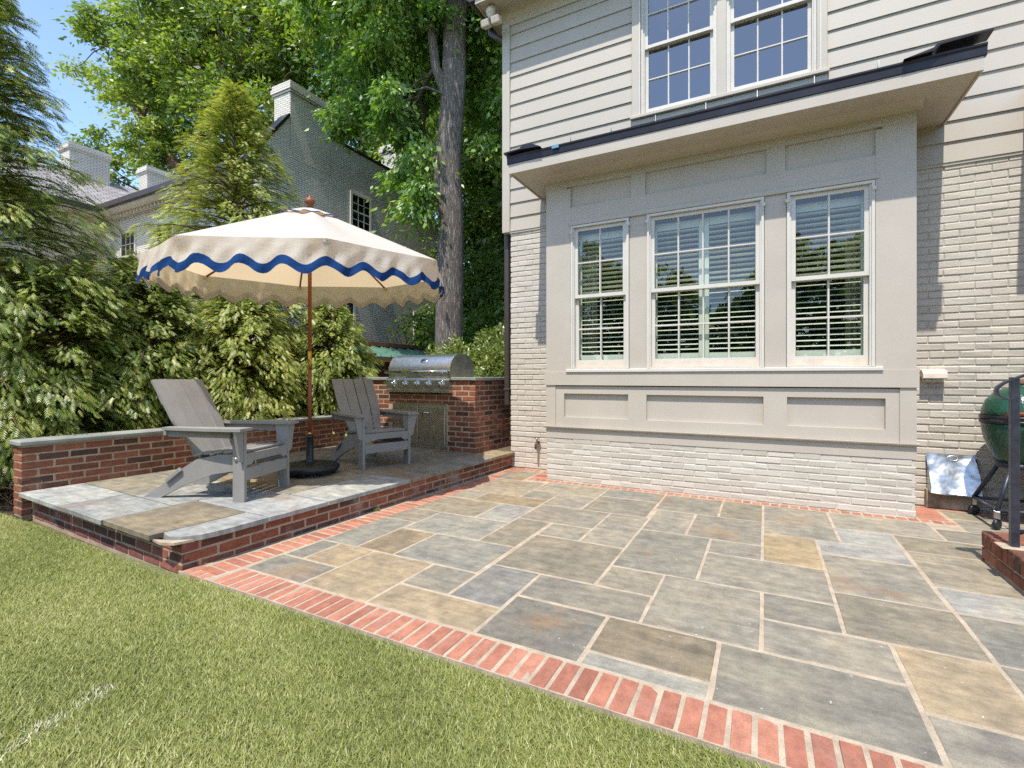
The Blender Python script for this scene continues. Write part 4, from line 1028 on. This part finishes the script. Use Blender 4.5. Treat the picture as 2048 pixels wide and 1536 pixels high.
# ---------------------------------------------------------------- neighbours
nh = thing('neighbour_house', 'large pale painted brick house with a twin-chimney gable beyond the hedge', 'house', (-16, 12, 0))
XG = -13.0
gp_ = [(9.1, 0), (18.9, 0), (18.9, 7.1), (18.0, 7.5), (16.4, 9.25), (10.1, 9.25), (9.15, 7.9)]
MB().prism([(y, z) for y, z in gp_], XG - .35, XG, 'x').build('gable_wall', m_nbx, nh)
cpz = MB()
for (y0, z0), (y1, z1) in (((9.0, 7.78), (10.1, 9.27)), ((11.67, 9.27), (14.9, 9.27)), ((16.35, 9.27), (18.0, 7.55))):
    d = Vector((0, y1 - y0, z1 - z0)); L = d.length; an = math.atan2(z1 - z0, y1 - y0)
    cpz.box(XG - .4, XG + .05, 0, L, 0, .07, Matrix.Translation((0, y0, z0)) @ Matrix.Rotation(an, 4, 'X'))
cpz.build('coping', m_dark, nh)
def chimney(x0, x1, y0, y1, z0, z1, mm=m_nbx, mf=m_nby):
    c = MB(); c.box(x0, x1, y0, y1, z0, z1); o = c.build('chimney', mm, nh)
    k = MB()
    k.box(x0 - .04, x1 + .04, y0 - .04, y1 + .04, z1 - .33, z1 - .25); k.box(x0 - .08, x1 + .08, y0 - .08, y1 + .08, z1 - .25, z1 - .12); k.box(x0 - .05, x1 + .05, y0 - .05, y1 + .05, z1 - .12, z1)
    k.build('chimney_cap', mm, o)
    MB().box(x0 + .01, x1 - .01, y0 - .012, y0 + .02, z0 + .3, z1 - .335).build('chimney_face', mf, o)
chimney(XG - .75, XG + .01, 10.12, 11.66, 8.0, 10.35)
chimney(XG - .75, XG + .01, 14.95, 16.35, 8.0, 10.5)
def nwin(x, y, z, w, h, face, cols, rows, nm='window'):
    """window on a wall: face 'x' looks +X, 'y' looks -Y"""
    T = (Matrix.Translation((x, y, z)) @ Matrix.Rotation(R(90), 4, 'Z')) if face == 'x' else Matrix.Translation((x, y, z))
    f = MB(); t = .09
    f.box(-w / 2 - t, -w / 2, -.04, .02, -t, h + t, T); f.box(w / 2, w / 2 + t, -.04, .02, -t, h + t, T); f.box(-w / 2, w / 2, -.04, .02, h, h + t, T); f.box(-w / 2 - .05, w / 2 + .05, -.09, .02, -t, 0, T)
    f.box(-w / 2, w / 2, -.03, .02, h / 2 - .025, h / 2 + .025, T)
    o = f.build(nm, m_trimw, nh)
    g = MB()
    for i in range(1, cols): g.box(-w / 2 + w * i / cols - .014, -w / 2 + w * i / cols + .014, -.025, -.004, 0, h, T)
    for j in range(1, rows * 2):
        if j != rows: g.box(-w / 2, w / 2, -.024, -.003, h * j / rows / 2 - .014, h * j / rows / 2 + .014, T)
    g.build('muntin', m_trimw, o)
    for i in range(cols):
        for j in range(rows * 2):
            MB().add([tuple(T @ Vector(q)) for q in ((-w / 2 + w * i / cols, -.012, h * j / rows / 2), (-w / 2 + w * (i + 1) / cols, -.012, h * j / rows / 2), (-w / 2 + w * (i + 1) / cols, -.012, h * (j + 1) / rows / 2), (-w / 2 + w * i / cols, -.012, h * (j + 1) / rows / 2))], [(0, 1, 2, 3)]).build('pane', m_npane, o)
def m_npanef():
    t = NT('far_window_glass'); t.col(lin(16, 18, 22)); t.rough(.06); t.b.inputs['Specular IOR Level'].default_value = .7; return t.m
m_npane = m_npanef()
nwin(XG + .01, 13.05, 6.55, .85, 1.15, 'x', 3, 1 + 1)
nwin(XG + .01, 16.6, 2.25, 1.0, 1.6, 'x', 4, 2)
nwin(XG + .01, 12.2, 2.1, .95, 1.75, 'x', 3, 2)
nfl = MB(); nfl.lathe([(0, 0), (.09, 0), (.1, -.1), (.05, -.18), (0, -.18)], (XG + .14, 12.35, 6.25), 12); nfl.lathe([(0, 0), (.09, 0), (.1, -.1), (.05, -.18), (0, -.18)], (XG + .18, 12.65, 6.32), 12); nfl.box(XG, XG + .12, 12.4, 12.6, 6.1, 6.2); nfl.build('wall_lights', m_trimw, nh)
# main block front wall and wing
MB().box(-23.4, XG - .36, 9.75, 10.1, 0, 7.5).build('front_wall', m_nby, nh)
MB().box(-23.75, -23.4, -2, 10.1, 0, 7.5).build('wing_wall', m_cream, nh)
so = MB(); so.box(-23.4, XG - .3, 9.2, 9.76, 7.5, 7.62); so.box(-23.42, -22.85, -2, 9.76, 7.501, 7.621); so.build('eave', m_trimw, nh)
for k in range(30): MB().box(-22.6 + k * .24, -22.5 + k * .24, 9.5, 9.74, 7.36, 7.49).build('dentil', m_trimw, nh)
gu = MB(); gu.box(-22.85, XG - .2, 9.06, 9.2, 7.58, 7.76); gu.box(-22.87, -22.72, -2, 9.2, 7.581, 7.761); gu.build('gutter', m_down, nh)
rr_ = MB(); rr_.add([(-22.85, -2, 7.72), (-22.85, 9.2, 7.72), (-26.2, 12.5, 10.0), (-26.2, -2, 10.0), (-29.5, 12.5, 7.7), (-29.5, -2, 7.7)], [(0, 1, 2, 3), (3, 2, 4, 5)])
rr_.add([(-22.85, 9.2, 7.722), (XG - .3, 9.2, 7.722), (XG - .3, 10.9, 9.2), (XG - .3, 16, 9.2), (-26.2, 12.5, 10.0), (-24, 16, 9.2)], [(0, 1, 2, 4), (2, 3, 5, 4)]); rr_.build('roof', m_nroof, nh)
chimney(-26.6, -25.7, 9.4, 10.8, 8.6, 11.05, m_nbx); chimney(-25.0, -24.3, 11.6, 13.2, 8.4, 10.6, m_nbx)
nwin(-21.75, 9.74, 5.0, .95, 1.75, 'y', 3, 2); nwin(-19.2, 9.74, 5.0, .95, 1.75, 'y', 3, 2); nwin(-21.75, 9.74, 1.2, .95, 1.9, 'y', 3, 2)
lw = MB(); lw.box(-22.8, -18.6, 7.4, 9.74, 0, 4.7); lw.build('porch_wing', m_cream, nh)
MB().box(-22.9, -18.4, 7.1, 7.4, 4.7, 5.0).build('porch_gutter', m_down, nh)
# boundary brick wall
bw = thing('garden_wall', 'old red brick boundary wall half hidden behind the conifers', 'wall', (-9.2, 5, 0))
MB().box(-9.35, -9.06, -2, 9.6, -.05, 1.75).build('mortar_core', m_mort_r, bw)
acc2 = []; run('red', bw, (-9.05, -2), (0, 1), 11.6, .0, 25, out=acc2); rest = MB()
for x, y, z, rz, L in acc2: rest.box(x - .045, x + .045, y - L / 2, y + L / 2, z - .0285, z + .0285)
tag(rest.build('brickwork', m_red, bw), kind='stuff')
MB().box(-9.4, -9.0, -2, 9.6, 1.75, 1.82).build('coping', m_red, bw)
fw_ = thing('far_brick_wall', 'red brick wall with a soldier coping below the neighbour gable', 'wall', (-11.4, 13.5, 0))
MB().prism([(9.4, 0), (19.5, 0), (19.5, 2.28), (9.4, 2.28)], -12.2, -11.95, 'x').build('wall_core', m_mort_r, fw_)
acc2 = []; run('red', fw_, (-11.94, 9.4), (0, 1), 10.0, .3, 29, out=acc2); rest = MB()
for x, y, z, rz, L in acc2: rest.box(x - .045, x + .045, y - L / 2, y + L / 2, z - .0285, z + .0285)
tag(rest.build('brickwork', m_red, fw_), kind='stuff')
cb = MB(); y = 9.4
while y < 19.4: cb.box(-12.25, -11.86, y + .004, y + .066, 2.282, 2.42); y += .072
cb.build('coping', m_red, fw_)
shd = thing('garden_shed', 'low shed with a green standing-seam metal roof behind the counter', 'shed', (-10.6, 12.5, 0))
sv_ = [(-11.85, 9.7, 2.22), (-11.85, 15.6, 2.22), (-10.2, 15.6, 1.82), (-10.2, 9.7, 1.82)]
MB().add(sv_ + [(p[0], p[1], p[2] - .05) for p in sv_], [(0, 1, 2, 3)[::-1], (4, 5, 6, 7), (3, 2, 6, 7), (2, 1, 5, 6), (0, 3, 7, 4)]).build('roof', m_green, shd)
y = 9.7
while y < 15.6:
    MB().add([(-11.85, y, 2.22), (-11.85, y + .03, 2.22), (-10.2, y + .03, 1.82), (-10.2, y, 1.82), (-11.85, y, 2.27), (-11.85, y + .03, 2.27), (-10.19, y + .03, 1.87), (-10.19, y, 1.87)], [(4, 5, 6, 7), (0, 4, 7, 3), (1, 2, 6, 5), (3, 7, 6, 2)]).build('roof_seam', m_green, shd); y += .45
MB().box(-10.28, -10.2, 9.7, 15.6, 1.66, 1.78).build('eave_board', m_board, shd)
MB().box(-11.85, -10.4, 9.8, 15.5, 0, 1.66).build('shed_wall', m_orange, shd)

# ---------------------------------------------------------------- trees
def seg_mesh(name, segs, m, parent, n=7):
    mb = MB()
    for pts, rad in segs: mb.tube(pts, rad, n, False)
    return mb.build(name, m, parent)
def rand_unit(n):
    v = rng.normal(size=(n, 3)); return v / np.linalg.norm(v, axis=1, keepdims=True)
def leaves(name, cen, dirs, ln, wd, tint, m, parent, roll=None, curl=.0):
    n = len(cen)
    d = dirs / np.linalg.norm(dirs, axis=1, keepdims=True)
    s = np.cross(d, rand_unit(n) if roll is None else roll); s /= np.linalg.norm(s, axis=1, keepdims=True) + 1e-9
    L, W = ln[:, None], wd[:, None]
    p0 = cen - d * L * .5; p2 = cen + d * L * .5; nn = np.cross(d, s) * L * curl
    p1 = cen - d * L * .08 + s * W * .5 + nn; p3 = cen - d * L * .08 - s * W * .5 + nn
    v = np.stack([p0, p1, p2, p3], 1).reshape(-1, 3)
    me = np_mesh(name, v, np.arange(n * 4), 4, np.repeat(tint, 4))
    return mobj(name, me, m, parent)
def bent(p0, p1, n=5, sag=.0, jit=.06):
    p0, p1 = np.array(p0, float), np.array(p1, float); L = np.linalg.norm(p1 - p0)
    r = []
    for i in range(n + 1):
        q = i / n; p = p0 + (p1 - p0) * q; p[2] += sag * L * math.sin(math.pi * q)
        if 0 < i < n: p += rng.normal(size=3) * jit * L * .5
        r.append(tuple(p))
    return r
def broad_tree(name, label, trunk, crowns, nclump, nleaf, lsize, m_lf, m_bk, clump=.9, droop=.3, group=None, limbs=14, ss=None, twig=True, tint0=0):
    """trunk: list of (x,y,z,r) polylines (first is the stem); crowns: list of ellipsoids (x,y,z,rx,ry,rz)"""
    b = trunk[0][0]
    t = thing(name, label, 'tree', b[:3], group=group)
    segs = [([p[:3] for p in tr], [p[3] for p in tr]) for tr in trunk]
    allp = np.array([p for tr in trunk for p in tr])
    vol = np.array([c[3] * c[4] * c[5] for c in crowns]); vol = vol / vol.sum()
    cl = []
    for c, f in zip(crowns, vol):
        k = max(3, int(nclump * f)); u = rand_unit(k) * (rng.random((k, 1)) ** .45); cl.append(np.array(c[:3]) + u * np.array(c[3:]))
    cl = np.concatenate(cl)
    # limbs to a subset, twigs to all
    idx = rng.choice(len(cl), min(limbs, len(cl)), replace=False); nodes = [allp[:, :3]]; nr = [allp[:, 3]]
    for i in idx:
        P = np.concatenate(nodes); Rr = np.concatenate(nr)
        lower = P[:, 2] < cl[i][2] + .5
        dd = np.linalg.norm(P - cl[i], axis=1) + (~lower) * 50; j = dd.argmin()
        path = bent(P[j], cl[i], 6, -.06, .1); r0 = min(Rr[j] * .62, .02 + dd[j] * .022)
        rad = list(np.linspace(r0, .018, 7)); segs.append((path, rad)); nodes.append(np.array(path[1:])); nr.append(np.array(rad[1:]))
    P = np.concatenate(nodes)
    if twig:
        for q in cl:
            j = np.linalg.norm(P - q, axis=1).argmin()
            if np.linalg.norm(P[j] - q) > .3: segs.append((bent(P[j], q, 3, -.03, .1), list(np.linspace(.035, .008, 4))))
    seg_mesh('trunk', segs, m_bk, t, 8)
    k = nleaf // len(cl); n = k * len(cl)
    cen = np.repeat(cl, k, 0); cs = np.repeat(rng.uniform(.6, 1.35, len(cl)), k)[:, None] * clump
    off = rng.normal(size=(n, 3)) * np.array([.5, .5, .30]) * cs
    off[:, 2] -= droop * .5 * (off[:, 0] ** 2 + off[:, 1] ** 2) / cs[:, 0]
    cen = cen + off
    dirs = off * np.array([1, 1, .4]) + rng.normal(size=(n, 3)) * .35 * cs; dirs[:, 2] -= droop * cs[:, 0] * .8
    tint = np.clip(np.repeat(rng.normal(.45 + tint0, .16, len(cl)), k) + rng.normal(0, .17, n), 0, 1)
    ln = lsize * rng.uniform(.6, 1.4, n); leaves('crown', cen, dirs, ln, ln * rng.uniform(.35, .6, n), tint, m_lf, t, curl=.08)
    return t
# tall grey-barked tree by the gable
TX, TY = -7.1, 10.2
broad_tree('hickory_tree', 'tall grey-barked tree with drooping pinnate leaves behind the gas grill',
  [[(TX - .05, TY, 0, .40), (TX - .05, TY, 1.5, .36), (TX, TY, 3.5, .345), (TX + .02, TY, 5.2, .33), (TX - .08, TY, 6.5, .36), (TX - .0, TY, 7.3, .31), (TX + .12, TY, 8.6, .30), (TX + .16, TY, 10.2, .29), (TX + .1, TY, 10.8, .26), (TX - .02, TY + .2, 12.5, .2), (TX - .2, TY + .3, 15, .12)],
   [(TX - .1, TY, 6.4, .24), (TX - .36, TY - .12, 6.8, .17), (TX - .42, TY - .14, 6.86, .05)],
   [(TX + .12, TY, 9.9, .22), (TX + .38, TY + .1, 10.9, .19), (TX + .7, TY + .3, 13, .15), (TX + .9, TY + .5, 15, .1)],
   [(TX - .02, TY - .1, 8.3, .15), (TX - .26, TY - .25, 9.0, .12), (TX - .36, TY - .3, 10, .11), (TX - .9, TY - .6, 12.5, .1)]],
  [(TX - 1.6, TY + .6, 12.4, 3.6, 3.0, 3.2), (TX + 1.2, TY + 1, 12.6, 2.8, 2.4, 3.0), (TX - 2.9, TY + .9, 9.6, 1.9, 1.6, 1.7), (TX - 1.5, TY - .6, 8.3, 1.1, .9, .8), (TX + .9, TY + 1.6, 8.6, 1.5, 1.2, 2.2), (TX - .75, TY - .5, 6.6, .9, .6, .8), (TX - .5, TY - .5, 5.6, .5, .4, .9)],
  290, 84000, .17, m_lf_pec, m_bark, .62, .95, limbs=26)
# broad tree beyond the neighbour roof
BX, BY = -29.5, 16.8
broad_tree('spreading_oak', 'large spreading shade tree behind the neighbour roof with blue sky beside it',
  [[(BX + .8, BY, 0, .7), (BX + .7, BY, 6, .6), (BX + .5, BY, 11, .5), (BX + .3, BY, 13.5, .42), (BX + .2, BY, 17, .32), (BX - .5, BY, 22, .2)],
   [(BX + .4, BY, 12.2, .36), (BX - 2.2, BY - .4, 14.2, .3), (BX - 5, BY - .6, 17.5, .22), (BX - 7.5, BY - .8, 19.8, .12)],
   [(BX + .5, BY, 10.6, .3), (BX - 2.5, BY - .2, 11.9, .22), (BX - 5, BY - .3, 12.2, .14)],
   [(BX + .3, BY, 13.8, .3), (BX + 3, BY, 17, .22), (BX + 5, BY + .3, 21, .14)]],
  [(BX - 4.5, BY, 20.5, 5.2, 4, 4.2), (BX - 4.2, BY - .6, 15.0, 4.4, 3, 2.2), (BX + 1.5, BY, 21, 5.5, 4, 5), (BX - .5, BY + 1, 12.0, 4.2, 3, 1.6), (BX + 4.5, BY + 1, 15.5, 4.5, 3.5, 4), (BX + 8, BY + 2, 19.5, 4.5, 3.5, 5), (BX - 3.5, BY, 10.9, 3.4, 2.2, 1.1)],
  430, 98000, .27, m_lf_far, m_barkr, .92, .35, limbs=60)
broad_tree('shade_tree', 'dense leafy tree between the twin-chimney gable and the spreading tree',
  [[(-16.5, 21, 0, .5), (-16.6, 21, 8, .4), (-16.4, 21, 13, .3), (-16, 21, 18, .15)], [(-16.5, 21, 9, .3), (-14.5, 20.6, 12.5, .2), (-13, 20.4, 15, .1)]],
  [(-17.5, 20.5, 15.5, 4.6, 3, 4.6), (-13, 20.5, 14.5, 3.6, 2.6, 4.2), (-15, 20, 20, 5, 3, 3), (-11, 21.5, 11.8, 2.4, 2.2, 3.2)],
  300, 64000, .27, m_lf_wood, m_barkd, 1.1, .5, limbs=24)
for i, (x, y, h, lab) in enumerate(((-10.4, 16.6, 13, 'slim woodland tree just past the grey trunk'), (-10.9, 19.4, 17, 'leaning dark-stemmed woodland tree near the downspout'), (-13.2, 22.2, 19, 'tall woodland tree far behind the gable end'), (-7.6, 15.6, 12, 'dark woodland tree closest to the house corner'), (-15.5, 27.0, 20, 'woodland tree deep behind the others, pale green'))):
    broad_tree('woodland_tree', lab,
      [[(x, y, 0, .24), (x + .1, y, h * .3, .2), (x + rng.uniform(-.8, .8), y, h * .6, .15), (x + rng.uniform(-.8, .8), y, h * .95, .05)], [(x + .1, y, h * .28, .14), (x + rng.choice((-1.6, 1.6)), y, h * .55, .08)]],
      [(x, y, h * .78, 2.8, 2.2, h * .22), (x + .6, y + .3, h * .5, 2.5, 2, h * .2), (x - .5, y - .4, h * .25, 2.2, 1.6, h * .16), (x + .3, y, h * .1, 2.2, 1.5, 1.2)],
      150, 30000, .2, m_lf_wood, m_barkd, .9, .4, group='woodland trees past the house corner', limbs=12, tint0=(.25 if i == 4 else 0))
# laurel shrubs behind the counter
for i, (x, y, h, w, lab) in enumerate(((-5.75, 8.4, 1.9, .75, 'yellow-green shrub at the foot of the grey tree trunk'), (-4.9, 8.9, 2.2, .8, 'taller yellow-green shrub beside the downspout'), (-4.35, 8.0, 1.75, .6, 'small yellow-green shrub pressed against the house corner'))):
    t = thing('laurel_shrub', lab, 'shrub', (x, y, 0), group='laurel shrubs behind the counter')
    n = 9000; u = rand_unit(n) * (rng.random((n, 1)) ** .4); cen = np.array([x, y, h * .55]) + u * np.array([w, w, h * .5])
    cen[:, 2] += .12 * np.sin(cen[:, 0] * 9) * np.sin(cen[:, 1] * 8)
    d = u + rng.normal(size=(n, 3)) * .6; ln = rng.uniform(.06, .12, n)
    leaves('foliage', cen, d, ln, ln * .36, np.clip(rng.normal(.5, .25, n), 0, 1), m_lf_yel, t, curl=.1)
    seg_mesh('stems', [(bent((x, y, 0), (x + rng.uniform(-w, w) * .6, y + rng.uniform(-w, w) * .6, h * .8), 4), list(np.linspace(.025, .008, 5))) for _ in range(9)], m_barkd, t, 5)

# conifers: flat feathery sprays
def frond_template():
    tris = []
    def leaflet(b, d, L, w):
        b = np.array(b); d = np.array(d) / np.linalg.norm(d); s = np.array([-d[1], d[0], 0]) * w
        tris.append([b - s * .6, b + s * .6, b + d * L])
    leaflet((0, 0, 0), (1, 0, -.03), 1.0, .03)
    for k in range(4):
        q = .08 + k * .2; L = .42 * (1 - q * .62)
        for sg in (-1, 1):
            leaflet((q, 0, 0), (.84, sg * .54, -.12), L, .07)
    return np.array(tris)      # (T,3,3)
FT = frond_template()
def fronds(name, pos, dirs, size, tint, m, parent):
    n = len(pos); d = dirs / np.linalg.norm(dirs, axis=1, keepdims=True)
    up = np.array([[0, 0, 1.0]]) + rng.normal(size=(n, 3)) * .35
    s = np.cross(up, d); s /= np.linalg.norm(s, axis=1, keepdims=True); w = np.cross(d, s)
    F = FT.reshape(-1, 3)
    v = pos[:, None, :] + size[:, None, None] * (F[None, :, 0:1] * d[:, None, :] + F[None, :, 1:2] * s[:, None, :] + (F[None, :, 2:3] - .10 * F[None, :, 0:1] ** 2) * w[:, None, :])
    v = v.reshape(-1, 3); T = len(F)
    tip = np.tile(F[:, 0] * .18 - .06, n)
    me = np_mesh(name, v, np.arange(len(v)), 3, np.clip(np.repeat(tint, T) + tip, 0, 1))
    return mobj(name, me, m, parent)
def conifer(label, x, y, h, wmax, nbr, per, fs, z0=.1, lean=0, wprof=None, dens=1.0, tint0=.42):
    t = thing('conifer', label, 'tree', (x, y, 0), group='feathery conifers behind the low wall')
    segs = [([(x, y, 0), (x + lean * .4, y, h * .5), (x + lean, y, h * .97)], [.05 + h * .006, .03 + h * .003, .006])]
    pos, dr, sz, tn = [], [], [], []
    for i in range(nbr):
        q = ((i + rng.random()) / nbr) ** .92; z = z0 + (h - z0) * q
        L = wmax * (wprof(q) if wprof else (1 - q) ** .7 * (.72 + .28 * min(1, q / .12))) * rng.uniform(.72, 1.18) + .1
        a = i * 2.39996 + rng.uniform(-.4, .4); ca, sa = math.cos(a), math.sin(a)
        up0 = .3 + .6 * q; bx = x + lean * q
        path = []; m = 6
        for k in range(m + 1):
            s = k / m; path.append((bx + ca * L * s, y + sa * L * s, z + L * (up0 * s - (.62 - .1 * q) * s * s)))
        segs.append((path, list(np.linspace(.014 + .004 * L, .003, m + 1))))
        nn = int(per * L * dens) + 4; bt = rng.normal(tint0, .06)
        s = rng.uniform(.12, 1.0, nn) ** .75
        P = np.array(path); fi = s * m; i0 = np.minimum(fi.astype(int), m - 1); fr_ = (fi - i0)[:, None]
        base = P[i0] * (1 - fr_) + P[i0 + 1] * fr_; tg = P[i0 + 1] - P[i0]; tg /= np.linalg.norm(tg, axis=1, keepdims=True)
        sd_ = np.array([-sa, ca, 0]); k = rng.choice((-1, 1), nn)[:, None]
        spread = rng.uniform(.25, 1.1, nn)[:, None] * (1.05 - s[:, None] * .75)
        d = tg + sd_ * k * spread + np.array([0, 0, -.22]) + rng.normal(size=(nn, 3)) * .14
        so = rng.random((nn, 1)) * .5 * L * (1 - s[:, None] * .85) * (.25 + .75 * s[:, None])
        base = base + sd_ * k * so + tg * so * .5 + np.array([0, 0, 1.0]) * (rng.normal(0, .05, (nn, 1)) - so * .22)
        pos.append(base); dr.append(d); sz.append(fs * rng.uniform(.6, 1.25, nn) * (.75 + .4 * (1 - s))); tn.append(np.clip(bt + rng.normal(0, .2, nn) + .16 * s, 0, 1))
    # crown tip
    nn = 14; pos.append(np.tile([[x + lean, y, h * .97]], (nn, 1)) + rng.normal(size=(nn, 3)) * .03); dr.append(np.stack([rng.normal(0, .5, nn), rng.normal(0, .5, nn), np.ones(nn)], 1)); sz.append(np.full(nn, fs * .8)); tn.append(np.full(nn, .7))
    seg_mesh('trunk', segs, m_barkr, t, 5)
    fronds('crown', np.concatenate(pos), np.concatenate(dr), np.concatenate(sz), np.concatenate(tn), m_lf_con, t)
    return t
LOW = lambda q: .55 + .5 * math.sin(math.pi * min(1, q * .9 + .15)) - .4 * q
conifer('tall feathery conifer at the left end of the low wall', -7.25, 1.84, 5.7, 1.65, 260, 135, .14, z0=.5, wprof=lambda q: (1 - q) ** .9 * (.7 + .3 * min(1, q / .15)))
conifer('pointed conifer rising behind the parasol canopy', -7.4, 4.75, 5.7, 1.85, 250, 125, .14, z0=.4, tint0=.5, wprof=lambda q: (1 - q) ** .8)
conifer('bushy low conifer behind the sunlit armchair', -6.9, 3.25, 2.6, 1.0, 190, 150, .125, z0=.35, wprof=LOW)
conifer('bushy low conifer behind the parasol pole', -6.5, 4.3, 2.4, .95, 190, 150, .125, z0=.35, wprof=LOW, tint0=.52)
conifer('bushy low conifer beside the shaded armchair and counter', -6.1, 5.45, 2.25, .85, 160, 150, .125, z0=.35, wprof=LOW, tint0=.42)
conifer('young conifer low at the left end of the brick wall', -6.75, 2.35, 2.2, .85, 140, 150, .125, z0=.4, wprof=lambda q: .95 - .5 * q, tint0=.4)

# dry twigs and a weed
tg = thing('twig_pile', 'dry brown twigs heaped at the end of the low wall', 'twigs', (-5.95, 1.95, 0))
seg_mesh('twigs', [(bent((-6.1 + rng.normal() * .2, 1.95 + rng.normal() * .12, .0), (-6.05 + rng.normal() * .3, 1.95 + rng.normal() * .2, rng.uniform(.02, .3)), 4, .1, .15), list(np.linspace(.006, .002, 5))) for _ in range(60)], m_twig, tg, 4)
wd = tw(.035, 1.62)
we = thing('weed', 'tiny green weed sprouting at the terrace foot', 'weed', (wd.x, wd.y, 0))
n = 26; u = rand_unit(n); u[:, 2] = np.abs(u[:, 2]) + .3
leaves('leaves', np.array([wd.x, wd.y, .0]) + u * .022, u, rng.uniform(.02, .045, n), rng.uniform(.008, .014, n), rng.uniform(.3, .9, n), m_lf_yel, we)
# trees standing behind the viewer, seen only in the window glass
nb_ = 34000; x = rng.uniform(-26, 26, nb_); base = 6.3 + 1.2 * np.sin(x * .55) + 1.0 * np.sin(x * 1.4 + 1)
z = rng.random(nb_) ** .8 * base; y = -15 + rng.normal(0, 1.3, nb_)
d = rng.normal(size=(nb_, 3)); ln = rng.uniform(.3, .6, nb_)
tag(leaves('far_hedgerow', np.stack([x, y, z], 1), d, ln, ln * .6, np.clip(rng.normal(.4, .2, nb_), 0, 1), m_lf_wood, None), 'leafy tree line on the far side of the lawn', 'hedgerow', kind='stuff')
